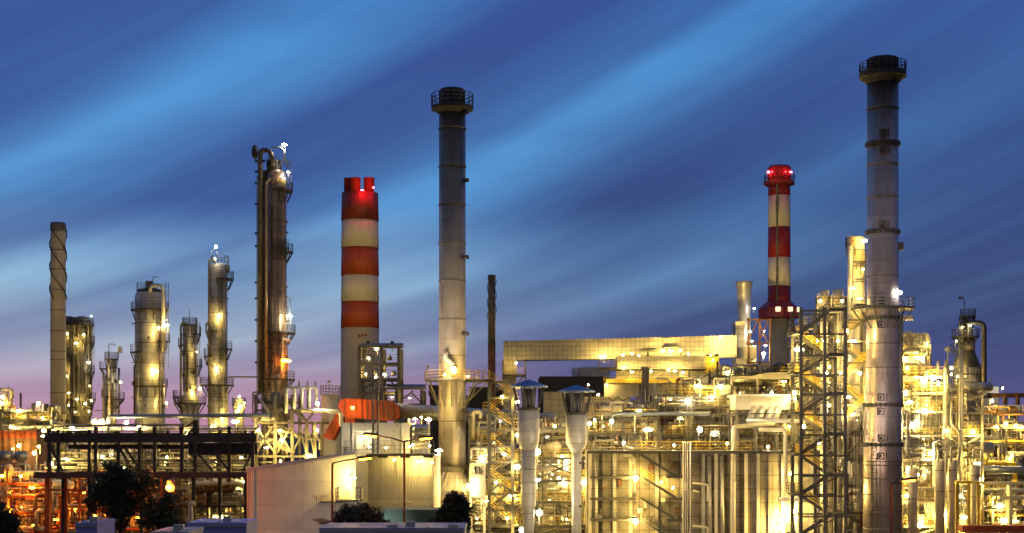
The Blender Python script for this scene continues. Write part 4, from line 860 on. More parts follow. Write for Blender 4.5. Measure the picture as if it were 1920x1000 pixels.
# ================================================================ conveyor gallery, upper houses
D = 262; GA = thing('gallery', 'long cream panelled overhead gallery spanning the middle right', 'gallery', X(1160, D), D + 2)
b = MB(); x0, x1 = X(944, D), X(1381, D)
b.add([(x0, D, Z(676, D)), (x1, D, Z(670, D)), (x1, D, Z(629, D)), (x0, D, Z(640, D)), (x0, D + 4, Z(676, D)), (x1, D + 4, Z(670, D)), (x1, D + 4, Z(629, D)), (x0, D + 4, Z(640, D))], [(0, 1, 2, 3), (4, 7, 6, 5), (3, 2, 6, 7), (0, 4, 5, 1), (1, 5, 6, 2), (0, 3, 7, 4)]); b.build('body', 'gallery_panel', GA)
b = MB()
for i in range(26):
    px = 948 + i * 17; yt = 640 - (px - 944) / 437 * 11; b.bar(P(px, yt, D), P(px, yt - 2, D), .12)
b.build('roof_post', 'mid_steel', GA)
b = MB(); b.bar(P(1200, 656, D - .6), P(1235, 655, D - .6), .15)
b.pipe([P(1215, 668, D - 1), P(1215, 657, D - 1), P(1232, 657, D - 1)], .25, 8); b.pipe([P(1243, 668, D - 1), P(1243, 652, D - 1), P(1276, 651, D - 1), P(1276, 668, D - 1)], .2, 8); b.build('pipe', 'mid_steel', GA)
slab(GA, 942, 985, 702, D - 1, 6, th=.25, rail='yellow_rail', nm='landing')
b = MB(); b.box(X(943, D), X(968, D), D + .5, D + 3.5, 0, Z(676, D)); b.build('head_house', 'cream_panel', GA)
b = MB()
for px in (943, 985): b.bar((X(px, D), D - .5, 0), (X(px, D), D - .5, Z(675, D)), .3)
b.bar(P(985, 702, D - .5), P(968, 722, D - .5), .2); b.build('support', 'mid_steel', GA)
lamps(GA, D - 2.5, [(968, 681, 2), (1133, 669, 3), (1126, 669, 2), (1168, 666, 2), (1185, 664, 2), (1198, 667, 1), (1243, 658, 3), (1258, 658, 3), (1276, 657, 2), (1291, 664, 2), (1330, 667, 3), (1367, 702, 3)])
lamps(GA, D - 1.5, [(1351, 633, 1)], 'bulb_white')
t = thing('transfer_tower', 'cream panelled tower at the right end of the long gallery', 'tower', X(1410, 270), 272)
D = 270; b = MB(); b.box(X(1381, D), X(1418, D), D, D + 6, 0, Z(648, D)); b.box(X(1381, D), X(1398, D), D + 1, D + 6, Z(648, D), Z(602, D)); b.build('wall', 'cream_panel', t)
b = MB()
for px in (1400, 1421, 1441): b.bar((X(px, D), D - 2, 0), (X(px, D), D - 2, Z(599, D)), .3)
for p, q_ in (((1400, 645), (1421, 600)), ((1421, 645), (1441, 600)), ((1421, 600), (1441, 645))): b.bar(P(*p, D - 2), P(*q_, D - 2), .2)
for py in (600, 645, 680): b.bar(P(1400, py, D - 2), P(1441, py, D - 2), .3)
b.build('frame', 'rust', t); b = MB(); b.box(X(1386, D), X(1416, D), D - 1.5, D - .1, Z(674, D), Z(652, D)); b.build('box', 'cream', t)
lamps(t, D - 1, [(1432, 622, 2), (1432, 663, 3), (1435, 648, 2), (1432, 668, 2), (1410, 640, 2)])
D = 244; VH = thing('vent_house', 'long cream duct box hung below the gallery on dark trusses', 'building', X(1250, D), D + 2)
b = MB(); b.box(X(1157, D), X(1322, D), D, D + 5, Z(692, D), Z(668, D)); b.build('wall', 'cream_panel', VH)
b = MB(); b.box(X(1157, D), X(1350, D), D + 2.6, D + 3, Z(742, D), Z(692, D) - .02); b.build('rear_wall', 'cream_panel', VH)
b = MB(); b.box(X(1136, D), X(1290, D), D - .56, D - .5, Z(718, D), Z(711, D)); b.build('painted_glow_panel', 'yellow_rail', VH); b = MB(); b.box(X(1155, D), X(1324, D), D - .1, D + 2.5, Z(694.5, D), Z(692.1, D)); b.build('bottom_beam', 'dark_steel', VH)  # yellow sheet added to paint the lit glow along the walkway
slab(VH, 1134, 1292, 719, D - .5, 3, th=.15, rail='yellow_rail', nm='walkway'); slab(VH, 1124, 1156, 689, D - .5, 3, th=.5, rail='yellow_rail', nm='landing')
b = MB(); b.box(X(1134, D), X(1272, D), D + .2, D + 2.4, Z(744, D), Z(720.5, D)); b.build('lower_duct', 'cream', VH)
for px in (1200, 1292, 1348): b = MB(); b.bar((X(px, D), D + .1, 0), (X(px, D), D + .1, Z(692, D) - .05), .3); b.build('post', 'mid_steel', VH)
b = MB(); b.bar(P(1225, 712, D), P(1258, 694, D), .2); b.bar(P(1292, 712, D), P(1258, 694, D), .2); b.bar(P(1300, 718, D), P(1345, 693, D), .2); b.truss(X(1140, D), X(1235, D), Z(760, D), Z(745, D), D + .4, 5, .2); b.build('brace', 'mid_steel', VH)
b = MB(); b.box(X(1322, D) + .01, X(1348, D), D, D + 4, Z(700, D), Z(668, D)); b.rail([(X(1325, D), D - .6, Z(692, D)), (X(1348, D), D - .6, Z(692, D))]); b.build('end_cage', 'yellow_rail', VH)
lamps(VH, D - 1.2, [(1185, 698, 2), (1221, 696, 2), (1253, 694, 2), (1265, 696, 2), (1280, 699, 2), (1137, 722, 2), (1122, 740, 2), (1103, 722, 2), (1308, 722, 2), (1337, 676, 2), (1170, 690, 2)])
t = solo('concrete_pillar', MB().lathe(X(1210, 232), 232, [(L(6.5, 232), 0), (L(6.5, 232), Z(694, 232)), (L(8, 232), Z(691, 232)), (L(8, 232), Z(688, 232))], 20), 'concrete', 'round grey pillar standing below the cream duct box', 'pillar')
D = 285; b = MB(); b.box(X(1012, D), X(1136, D), D, D + 20, 0, Z(706, D)); solo('dark_building', b, 'black_wall', 'flat-topped black building behind the two capped vents', 'building')
t = solo('storage_tank', MB().lathe(X(1108, 300), 300, [(L(36, 300), 0), (L(36, 300), Z(691, 300)), (.1, Z(688, 300))], 40), 'cream_panel', 'round banded storage tank showing above the black building', 'tank')
D = 268; b = MB(); b.box(X(1020, D), X(1060, D), D, D + 8, 0, Z(735, D)); b.box(X(1089, D), X(1180, D), D, D + 8, 0, Z(744, D)); solo('clad_building', b, 'cream_panel', 'plain cream clad wall between the right vent and the grey pillar', 'building')
D = 275; b = MB(); b.box(X(880, D), X(944, D), D, D + 12, 0, Z(726, D)); b.box(X(806, D), X(880, D), D, D + 12, 0, Z(742, D)); b.box(X(803, D), X(822, D), D + 1, D + 12, Z(742, D), Z(722, D)); solo('dark_building', b, 'black_wall', 'black stepped building behind the middle grey chimney', 'building')
# ================================================================ stair towers
def stair_tower(name, label, D, dep, px0, px1, ys, pl, pr, posts, m, rl, ybot, lst=(), first=1, ld=-.6):
    """flights climb between alternate landings; ys are landing rows from the top down"""
    t = thing(name, label, 'stair tower', X((px0 + px1) / 2, D), D + dep / 2); s = first
    for px in posts:
        for yy in (D, D + dep): b = MB(); b.bar((X(px, D), yy, 0), (X(px, D), yy, Z(ys[0] - 1, D)), .34); b.build('post', m, t)
    for i, y in enumerate(ys):
        side = s if i % 2 == 0 else -s
        a, c = (px1, px1 + pr) if side > 0 else (px0 - pl, px0)
        slab(t, a, c, y, D + .2, dep - .4, 'grating' if m != 'dark_steel' else 'dark_steel', .25, nm='landing')
        b = MB(); e = X(c if side > 0 else a, D); o = X(a if side > 0 else c, D); b.rail([(o, D + .25, Z(y, D)), (e, D + .25, Z(y, D)), (e, D + dep - .3, Z(y, D)), (o, D + dep - .3, Z(y, D))], 1.15, 1.2); b.build('railing', rl, t)
        if i + 1 < len(ys):
            hi_ = Vector((X(px1 if side > 0 else px0, D), 0, Z(y, D))); lo_ = Vector((X(px0 if side > 0 else px1, D), 0, Z(ys[i + 1], D)))
            yy = D + (.35 if i % 2 == 0 else dep - 1.4); b = MB(); r = MB(); b.flight(Vector((lo_.x, yy, lo_.z)), Vector((hi_.x, yy, hi_.z)), 1.0, r)
            o = b.build('flight', m, t); r.build('handrail', 'yellow_rail' if i % 2 else rl, o)
    for y in ys:
        for yy in (D, D + dep): b = MB(); b.bar((X(posts[0], D), yy, Z(y, D) - .3), (X(posts[-1], D), yy, Z(y, D) - .3), .2); b.build('beam', m, t)
    for i in range(len(ys) - 1):
        pa, pb = (posts[0], posts[-1]) if i % 2 else (posts[-1], posts[0])
        b = MB(); b.bar(P(pa, ys[i], D + dep), P(pb, ys[i + 1], D + dep), .16); b.build('brace', m, t)
    lamps(t, D + ld, lst); return t
stair_tower('stair_tower', 'yellow-railed zigzag stair tower between the middle chimney and the vents', 172, 4, 918, 960, [712, 742, 772, 803, 833, 863, 893, 923, 953, 983], 13, 12, [917, 961], 'dark_steel', 'yellow_rail', 0,
    [(942, 744, 2), (970, 754, 3), (970, 816, 3), (945, 852, 2), (970, 876, 4), (951, 972, 2), (978, 994, 4), (930, 905, 2), (938, 790, 1)], first=-1)
b = MB(); b.box(X(872, 180), X(918, 180), 179, 180.4, Z(713, 180) - .3, Z(712, 180)); t = solo('walkway', b, 'grating', 'railed walkway joining the middle chimney to the zigzag stairs', 'walkway')
b = MB(); b.rail([(X(876, 180), 179.05, Z(712, 180)), (X(918, 180), 179.05, Z(712, 180))]); b.build('railing', 'yellow_rail', t); b = MB(); b.bar(P(915, 716, 179.5), P(878, 752, 179.5), .18); b.bar(P(905, 716, 179.5), P(876, 733, 179.5), .14); b.build('brace', 'mid_steel', t)
stair_tower('stair_tower', 'tall dark steel stair tower left of the tallest chimney', 160, 5, 1506, 1562, [578, 622, 662, 698, 735, 773, 811, 850, 888, 926, 964, 1002], 16, 24, [1502, 1546, 1585], 'dark_steel', 'mid_steel', 0,
    [(1498, 656, 4), (1490, 737, 3), (1587, 621, 3), (1507, 800, 3)], first=1, ld=2.4)
stair_tower('stair_tower', 'shorter lit stairs packed behind, right of the dark stair tower', 176, 4, 1578, 1626, [596, 636, 676, 716, 756, 796, 836], 6, 6, [1574, 1630], 'mid_steel', 'yellow_rail', 0, [(1605, 790, 4), (1600, 640, 3), (1612, 700, 3), (1590, 745, 3)], first=1)
# ================================================================ furnace block
D = 174; FB = thing('furnace_block', 'huge panelled furnace block with walkways and stairs, right of the vents', 'furnace', X(1360, D), D + 8)
b = MB(); b.box(X(1100, D), X(1622, D), D, D + 16, 0, Z(850, D)); b.build('wall', 'furnace_panel', FB)
for px in (1106, 1133, 1152, 1182, 1231, 1279, 1318, 1342, 1372, 1398, 1421, 1443, 1467, 1492, 1520, 1556, 1580, 1602):
    b = MB(); w = .42; b.bar((X(px, D), D - .15, 0), (X(px, D), D - .15, Z(851, D)), .12, .28); b.bar((X(px, D), D - .33, 0), (X(px, D), D - .33, Z(851, D)), w, .08); b.build('stiffener', R.choice(('cream', 'galv', 'furnace_panel')), FB)
b = MB(); b.box(X(1098, D), X(1400, D), D - 3.2, D + 2, Z(850, D), Z(845, D)); b.box(X(1400, D) + .01, X(1620, D), D - 1.2, D + 2, Z(850.5, D), Z(846, D)); b.build('roof_deck', 'dark_steel', FB)
b = MB(); b.rail([(X(1098, D), D - 3.1, Z(845, D)), (X(1400, D), D - 3.1, Z(845, D))]); b.build('railing', 'yellow_rail', FB)
b = MB(); b.rail([(X(1400, D), D - 1.1, Z(846, D)), (X(1620, D), D - 1.1, Z(846, D))]); b.build('railing', 'dark_steel', FB)
for y in (894, 934, 974):
    slab(FB, 1108, 1192, y, D - 2.6, 2.5, th=.25, nm='balcony'); b = MB(); b.rail([(X(1108, D - 2.6), D - 2.55, Z(y, D - 2.6)), (X(1192, D - 2.6), D - 2.55, Z(y, D - 2.6))]); b.build('railing', 'mid_steel', FB)
ys = [845, 893, 893 + 41, 893 + 82, 893 + 123]
for i in range(4):
    DD = D - 2.8; lo_ = P(1268, ys[i + 1], DD); hi_ = P(1190 + (i > 0) * 12, ys[i], DD); b = MB(); r = MB(); b.flight(lo_, hi_, 1.0, r); o = b.build('flight', 'dark_steel', FB); r.build('handrail', 'yellow_rail' if i == 1 else 'mid_steel', o)
    slab(FB, 1252, 1282, ys[i + 1], DD, 2.4, 'dark_steel', .25, nm='landing'); b = MB(); b.rail([(X(1252, DD), DD + .1, Z(ys[i + 1], DD)), (X(1282, DD), DD + .1, Z(ys[i + 1], DD))]); b.build('railing', 'mid_steel', FB)
for i, px in enumerate((1281, 1285, 1289, 1294)):
    b = MB(); b.tube(P(px, 829, D - 3.6), (X(px, D - 3.6), D - 3.6, 0), .075); b.build('pipe', 'cream', FB)
for (p, q_) in (((1299, 906), (1327, 940)), ((1299, 920), (1310, 924)), ((1299, 986), (1327, 1000)), ((1168, 855), (1190, 940)), ((1165, 850), (1186, 870))):
    b = MB(); b.pipe([P(p[0], p[1], D - 1.2), P(q_[0], p[1] + 3, D - 1.2), P(q_[0], q_[1], D - 1.2)], .14); b.build('pipe', 'cream', FB)
for px, r in ((1353, .22), (1118, .16), (1330, .2)): b = MB(); b.tube((X(px, D), D - 1.1, 0), P(px, 856, D - 1.1), r); b.build('pipe', 'alu_plain', FB)
for i in range(14):
    b = MB(); x = R.uniform(1110, 1290); y = R.uniform(860, 980); b.cbox(P(x, y, D - .5), R.uniform(.3, .8), .4, R.uniform(.3, .9)); b.build('junction_box', R.choice(('mid_steel', 'cream', 'rust')), FB)
lamps(FB, D - 3.4, [(1192, 897, 4), (1192, 978, 4), (1215, 806, 4), (1312, 806, 4)]); lamps(FB, D - 1.6, [(1483, 889, 3), (1470, 975, 4), (1487, 960, 4), (1458, 990, 4), (1240, 905, 2), (1262, 915, 2)])
lamps(FB, D + 1, [(1147, 790, 3), (1115, 788, 2), (1105, 795, 3), (1264, 835, 2), (1440, 838, 2), (1364, 832, 2)])
# large white pipes over its front
bigpipe('thick pale pipe dropping down the furnace block front from an elbow', [(1450, 795, 176), (1375, 800, 172), (1375, 850, 172), (1375, 1010, 172)], 4, 'cream', fl=[(1375, 905, (0, 0, 1), 172)])
bigpipe('pale hooked pipe passing from furnace roof down to mid height', [(1425, 806, 175), (1473, 806, 171), (1473, 932, 171)], 3.8, 'cream')
bigpipe('pale level pipe turning down in front of the blown-out furnace wall', [(1460, 936, 168), (1534, 939, 168), (1534, 1010, 168)], 4, 'alu_plain')
bigpipe('silver pipe on the furnace roof with an elbow near the stair tower', [(1400, 787, 173), (1545, 792, 173), (1545, 838, 173)], 3.5, 'alu_plain')
bigpipe('long dark pipe crossing above the furnace roof beneath the pillar', [(1144, 800, 180), (1148, 778, 180), (1165, 776, 180), (1330, 776, 180)], 3.6, 'blue_grey')
bigpipe('dark crossbar pipe at the far right of the furnace roof', [(1360, 776, 170), (1510, 776, 170)], 1.1, 'dark_steel')
# units standing on and behind the furnace
b = MB(); b.box(X(1229, 202), X(1338, 202), 202, 210, 0, Z(752, 202)); solo('plant_block', b, 'rust', 'dark brown block seen through thin pipes above the furnace roof', 'building')
b = MB(); b.box(X(1338, 206), X(1506, 206), 206, 212, 0, Z(752, 206)); solo('plant_block', b, 'concrete', 'plain wall showing behind the dense unit under the pale canopy', 'building')
b = MB(); b.box(X(1100, 200), X(1160, 200), 200, 206, 0, Z(796, 200)); b.box(X(1160, 200), X(1228, 200), 200.5, 206, 0, Z(782, 200)); solo('plant_block', b, 'furnace_panel', 'brown stepped block behind the left end of the furnace roof', 'building')
b = MB(); b.box(X(1692, 204), X(1790, 204), 204, 212, 0, Z(722, 204)); b.box(X(1790, 204), X(1838, 204), 204.5, 212, 0, Z(790, 204)); solo('plant_block', b, 'cream_panel', 'cream clad block deep inside the brightest right-hand unit', 'building')
b = MB(); b.box(X(1840, 226), X(1960, 226), 226, 232, 0, Z(792, 226)); solo('plant_block', b, 'rust', 'rusty low block behind the rack at the right edge', 'building')
b = MB(); b.box(X(1506, 200), X(1640, 200), 200, 206, 0, Z(640, 200)); solo('plant_block', b, 'cream_panel', 'tall cream block behind the dark stair tower', 'building')
b = MB(); b.box(X(90, 214), X(470, 214), 214, 218, 0, Z(842, 214)); solo('plant_block', b, 'mid_steel', 'long dark block far behind the pipe rack', 'building')
unit('pipe-filled unit above the left end of the furnace roof', 1103, 1235, 762, 850, 181, 7, [845, 812, 785], 21, 26, 18, 4, scaf=True, lst=[(1130, 800, 2), (1170, 830, 2), (1200, 770, 2), (1225, 838, 2)])
unit('glittering unit of thin pipes above the middle of the furnace roof', 1232, 1372, 716, 850, 186, 9, [845, 815, 762, 740], 22, 36, 30, 4, scaf=True, lst=[(1309, 724, 3), (1258, 748, 3), (1290, 752, 3), (1335, 745, 3), (1350, 725, 3), (1275, 785, 2), (1340, 812, 2), (1246, 830, 2)], nval=14)
unit('dense unit right above the furnace roof, under a pale canopy', 1368, 1502, 735, 850, 184, 10, [845, 815, 775], 23, 30, 20, 4, scaf=True, lst=[(1447, 742, 3), (1480, 800, 2), (1400, 830, 2), (1420, 760, 3), (1390, 745, 3)], nval=10)
unit('bright unit on the skyline between duct box and dark stair tower', 1345, 1500, 690, 760, 205, 8, [745, 722, 704], 24, 26, 22, 3, scaf=True, lst=[(1366, 700, 4), (1400, 720, 3), (1440, 725, 3), (1470, 715, 3), (1385, 738, 3)], nval=8)
b = MB(); b.box(X(1366, 192), X(1505, 192), 191, 201, Z(711, 192), Z(706, 192)); b.add([P(1405, 706, 191), P(1440, 699, 191), P(1505, 698, 191), P(1505, 706, 191), P(1405, 706, 200), P(1440, 699, 200), P(1505, 698, 200), P(1505, 706, 200)], [(0, 3, 2, 1), (4, 5, 6, 7), (0, 1, 5, 4), (1, 2, 6, 5), (2, 3, 7, 6), (3, 0, 4, 7)])
for px in (1372, 1420, 1460, 1500): b.bar(P(px, 711.2, 191.5), (X(px, 191.5), 191.5, 0), .25)
solo('canopy', b, 'cream', 'pale wide canopy roof left of the dark stair tower', 'canopy')
D = 178; t = thing('equipment_house', 'pale box house with slanting ducts beneath, on the furnace roof', 'building', X(1430, D), D + 3)
b = MB(); b.box(X(1382, D), X(1497, D), D + 1, D + 6, Z(768, D), Z(743, D)); b.build('wall', 'shed_white', t); b = MB(); b.box(X(1378, D), X(1499, D), D, D + 6.5, Z(743, D) + .01, Z(740, D)); b.build('roof', 'cream', t)
for px in (1405, 1420, 1438, 1450): b = MB(); b.tube(P(px + 10, 766, D + .6), P(px, 790, D - 1), .45, 10); b.build('slanting_duct', 'alu_plain', t)
b = MB()
for px in (1384, 1421, 1460, 1495): b.bar((X(px, D), D + 1.2, Z(848, D)), (X(px, D), D + 1.2, Z(768, D) - .02), .3)
b.build('leg', 'mid_steel', t); lamps(t, D - .6, [(1447, 736, 2), (1486, 748, 3)])
# pair of pale pipes rising by the stair tower, and units beneath
for px, y0, r, lb in ((1545, 545, 9, 'left pale cylinder of the pair above the dark stair tower'), (1571, 543, 10, 'right pale cylinder of the pair above the dark stair tower')):
    t = thing('pale_cylinder', lb, 'column', X(px, 171), 171); shaft(t, px, 171, [(r * .8, None), (r * .8, 590), (r, 585), (r, y0)], 'alu_plain'); platform(t, px, 171, 575, r + 7, 'yellow_rail', True, 'mid_steel', r * .9); side_pipe(t, 170, [(px - 12, 600), (px - 12, 553), (px - 9, 551)], 1, 'alu_plain')
    lamps(t, 168.5, [(px + (8 if r > 9 else -7), 565, 2), (px, 640, 2), (px + 5, 700, 2)])
unit('unit of drums and pipes behind the dark stair tower', 1500, 1632, 600, 850, 184, 8, [845, 805, 765, 725, 685, 645, 612], 25, 44, 26, 6, lst=[(1561, 688, 3), (1583, 693, 3), (1564, 721, 3), (1530, 640, 3), (1555, 760, 3), (1615, 660, 3), (1535, 830, 3), (1520, 690, 2)], nval=12)
unit('shaded unit at the foot of the tallest chimney, left side', 1585, 1626, 780, 1000, 168, 4, [960, 910, 860, 810], 26, 10, 8, 1, col='dark_steel', rail='dark_steel', lst=[(1605, 805, 2)])
# ================================================================ centre: under the stairs and vents
unit('yellow lattice unit behind the zigzag stairs and the vents', 880, 1000, 780, 1000, 182, 8, [985, 945, 905, 865, 825], 31, 40, 26, 5, scaf=True, lst=[(883, 910, 4), (905, 860, 3), (895, 975, 3), (960, 930, 3), (925, 830, 2), (910, 940, 3)], nval=12)
unit('bright unit between the two capped vents', 1000, 1100, 790, 1000, 178, 7, [985, 940, 900, 858, 820], 32, 38, 24, 5, scaf=True, lst=[(1042, 890, 4), (1057, 903, 4), (1054, 857, 3), (1061, 975, 3), (1030, 940, 3), (1090, 905, 4), (1025, 820, 2), (1088, 960, 3), (1040, 800, 2)], nval=12)
b = MB(); b.box(X(880, 192), X(1100, 192), 192, 196, 0, Z(905, 192)); solo('clad_wall', b, 'cream', 'low cream wall glimpsed through pipework behind the zigzag stairs', 'wall')
t = thing('standing_drum', 'floodlit cream drum with an arched lifting frame, right of the middle chimney', 'drum', X(895, 166), 166)
shaft(t, 895, 166, [(12, 935), (13, 930), (13, 893), (12, 890)], 'cream', 'shell'); b = MB()
for px in (883, 908): b.bar((X(px, 166), 166, 0), P(px, 871, 166), .3)
b.bar(P(882, 871, 166), P(909, 871, 166), .35); b.bar(P(884, 880, 166), P(892, 871, 166), .2); b.bar(P(906, 880, 166), P(898, 871, 166), .2); b.build('lifting_frame', 'cream', t); lamps(t, 164.5, [(880, 912, 4)])
# ================================================================ right: brightest units
unit('brightest unit on the right, rising steel decks beside the tallest chimney', 1690, 1772, 690, 1005, 180, 9, [985, 940, 912, 860, 815, 770, 735, 705], 41, 48, 34, 9, scaf=True, col='cream', pal=('cream', 'alu_plain', 'cream', 'galv', 'alu_plain', 'alu_dark', 'mid_steel', 'yellow_rail'), front=.75, lst=[(1735, 771, 4), (1712, 797, 4), (1732, 713, 4), (1750, 709, 4), (1698, 737, 4), (1706, 754, 3), (1722, 892, 4), (1701, 690, 2), (1734, 771, 3), (1720, 984, 4), (1705, 880, 4), (1770, 966, 4), (1745, 850, 3), (1760, 720, 3), (1700, 930, 3)], nval=16, rail='yellow_rail')
unit('bright unit of tall pale pipes in front of the stepped dark tower', 1770, 1842, 700, 1005, 184, 8, [985, 945, 905, 858, 815, 772, 742], 42, 40, 36, 9, scaf=True, col='cream', pal=('cream', 'alu_plain', 'cream', 'galv', 'alu_plain', 'alu_dark', 'mid_steel', 'yellow_rail'), front=.75, lst=[(1774, 808, 3), (1787, 893, 4), (1830, 870, 4), (1793, 982, 4), (1848, 837, 3), (1815, 760, 2), (1825, 810, 3), (1800, 930, 3), (1838, 900, 3), (1810, 970, 3)], nval=14)
unit('small railed unit on the skyline just right of the tallest chimney', 1690, 1744, 632, 700, 196, 6, [690, 668, 648], 43, 18, 16, 3, col='cream', pal=('cream', 'alu_plain', 'cream', 'galv', 'alu_plain', 'alu_dark', 'mid_steel', 'yellow_rail'), front=.75, lst=[(1708, 650, 3), (1726, 672, 3), (1738, 645, 1), (1697, 672, 2)], nval=5)
for i, (px, y0, y1, r, lb) in enumerate(((1712, 875, 1000, 9, 'gold-lit vertical drum nearest the tallest chimney foot'), (1762, 862, 1000, 9, 'slim gold-lit vertical drum, second from the tallest chimney'), (1786, 862, 1000, 8, 'slim gold-lit vertical drum beside the lower right lamp cluster'), (1828, 872, 945, 9, 'short pale drum above the yellow beam at the right'))):
    t = thing('vertical_drum', lb, 'drum', X(px, 176), 176); shaft(t, px, 176, [(r, None), (r, y0 + 5), (r * .8, y0 + 1), (r * .3, y0 - 1)], 'cream', 'shell', 20); rings(t, px, 176, [y0 + 20, y0 + 60], r, 'mid_steel', .1, .05)
    side_pipe(t, 174.6, [(px - 3, y0 + 4), (px - 3, y0 - 14 - 5 * i), (px + 12, y0 - 14 - 5 * i), (px + 12, y0 + 30)], 1.8, 'alu_plain')
b = MB(); b.box(X(1792, 172), X(1842, 172), 171.5, 172.5, Z(907, 172), Z(902, 172))
for px in (1794, 1816, 1834): b.bar((X(px, 172), 172, 0), (X(px, 172), 172, Z(907, 172)), .35)
solo('yellow_beam_frame', b, 'yellow_rail', 'yellow painted beam on posts at the lower right', 'frame')
bigpipe('pale pipe looping close beside the tallest chimney on its right', [(1690, 772, 170), (1702, 772, 170), (1702, 853, 170), (1725, 853, 170)], 2.6, 'cream')
bigpipe('pale forked pipe zigzagging down the bright right unit', [(1784, 755, 181), (1784, 795, 181), (1800, 812, 181), (1800, 850, 181), (1792, 866, 181), (1792, 915, 181)], 2.5, 'cream')
b = MB()
for px in (1800, 1804): b.tube(P(px, 900, 183), P(px, 655, 183), .16)
b.sphere(P(1777, 655, 183), .4, 8, 6); b.tube(P(1777, 655, 183), P(1777, 760, 183), .13); b.tube(P(1773, 676, 183), P(1773, 760, 183), .15); solo('flare_pipes', b, 'galv', 'thin bare pipes standing up left of the stepped dark tower', 'pipe')
# far right
unit('dim gold rack of beams at the right edge of the photo', 1838, 1935, 770, 1005, 205, 8, [985, 955, 920, 890, 862, 832, 800], 51, 34, 18, 4, lst=[(1886, 795, 3), (1905, 798, 2), (1918, 802, 3), (1848, 837, 3), (1874, 948, 4), (1884, 977, 4), (1905, 978, 3), (1860, 752, 3), (1895, 860, 2), (1868, 800, 2)], nhor=18, deck=False, nval=4, col='mid_steel', pal=('cream', 'rust', 'alu_dark', 'yellow_rail', 'alu_plain'), front=.8)
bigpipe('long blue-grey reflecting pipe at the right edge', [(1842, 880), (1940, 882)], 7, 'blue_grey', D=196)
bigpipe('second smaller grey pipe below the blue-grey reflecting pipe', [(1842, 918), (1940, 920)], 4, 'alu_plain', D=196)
bigpipe('rust-banded level pipe leaving the hooked pipe at the right edge', [(1856, 742), (1945, 741)], 4.2, 'rust', D=220, fl=[(1885, 742, (1, 0, 0)), (1905, 742, (1, 0, 0))])
for px, lb in ((1884, 'gold end-on drum under the rust-banded pipe, left of two'), (1907, 'gold end-on drum under the rust-banded pipe, nearer the right edge')):
    t = thing('horizontal_drum', lb, 'drum', X(px, 214), 216); b = MB(); c = P(px, 768, 214); b.tube(c, c + Vector((0, 6, 0)), L(9, 214), 20); b.sphere(c, L(9, 214), 16, 8); b.build('shell', 'cream', t); b = MB(); b.tube(P(px + 1, 759, 215), P(px + 1, 744, 215), .35); b.build('nozzle', 'rust', t); b = MB(); b.bar(c + Vector((0, 2, -.5)), (c.x, 216, 0), .6); b.build('saddle', 'mid_steel', t)
b = MB(); b.box(X(1850, 232), X(1873, 232), 232, 238, 0, Z(725, 232)); t = solo('switch_house', b, 'cream', 'small pale block house beneath a white lamp at the far right', 'building'); lamps(t, 230, [(1880, 728, 2)], 'bulb_white')
b = MB(); b.bar(P(1855, 725, 234), P(1855, 712, 234), .1); b.bar(P(1855, 713, 234), P(1859, 709, 234), .3, .3); solo('lamp_pole', b, 'galv', 'thin unlit lamp pole on the pale block house', 'lamp pole')
b = MB(); b.box(X(1800, 168), X(1940, 168), 167, 169, Z(998, 168), Z(985, 168)); solo('rust_beam', b, 'rust_orange', 'thick rusty beam in the bottom right corner', 'beam')
b = MB(); b.box(X(1843, 182), X(1940, 182), 181.6, 182.4, Z(909, 182), Z(904, 182)); b.box(X(1872, 182), X(1940, 182), 181.6, 182.4, Z(937, 182), Z(930, 182)); b.box(X(1890, 182), X(1896, 182), 181.5, 182.5, 0, Z(909, 182)); solo('cream_portal', b, 'cream', 'cream post and double beam portal at the lower right edge', 'frame')
added_flood(VH, P(1330, 668, 246), P(1461, 470, 310), 60000, YEL, 40); added_flood(VH, P(1345, 668, 246), P(1461, 600, 310), 22000, YEL, 40)  # added floods that brighten the crimson banded chimney
# ================================================================ street lamps
def street(label, px, ytop, heads, D):
    t = thing('street_lamp', label, 'street lamp', X(px, D), D, group='orange street lamps')
    b = MB(); b.tube((X(px, D), D, 0), P(px, ytop, D), .11, 10, .08); b.build('pole', 'rust_orange', t)
    for hx, hy in heads:
        b = MB(); b.pipe([P(px, ytop, D), P(px + (hx - px) * .45, ytop + (hy - ytop) * .6, D), P(hx, hy, D)], .06, 8); b.build('arm', 'mid_steel', t)
        s = 1 if hx > px else -1; c = P(hx, hy, D); b = MB(); b.bar(c - Vector((s * .1, 0, -.06)), c + Vector((s * 1.15, 0, .16)), .2, .4); h = b.build('lamp_head', 'mid_steel', t)
        b = MB(); b.bar(c + Vector((s * .1, 0, -.10)), c + Vector((s * 1.05, 0, .02)), .12, .32); b.build('bulb', 'bulb_street', h)
    return t
glow('bulb_flare', (1, .15, .004), 9)
glow('bulb_street', (1, .33, .012), 40)
street('single-armed orange street lamp in front of the white shed', 623, 869, [(672, 860)], 118)
DA = street('double-armed orange street lamp in front of the cream annex', 758, 829, [(708, 817), (786, 822)], 118)
LP = street('thin orange street lamp in front of the foot of the tallest chimney', 1671, 908, [(1692, 901)], 118)
added_flood(LP, (X(1671, 118), 118, 3), P(1655, 560, 165), 80000, (1, .80, .62), 36); added_flood(DA, (X(758, 118) + .8, 118, 2.5), P(1330, 930, 174), 22000, (1, .75, .42), 50); added_flood(DA, (X(758, 118) + 1.2, 118, 2.5), P(1560, 930, 174), 70000, (1, .75, .5), 34); added_flood(LP, (X(1671, 118) + .5, 118, 1.5), P(1662, 930, 165), 13000, (1, .62, .42), 30)  # unseen floods added to light the tallest chimney and the furnace front
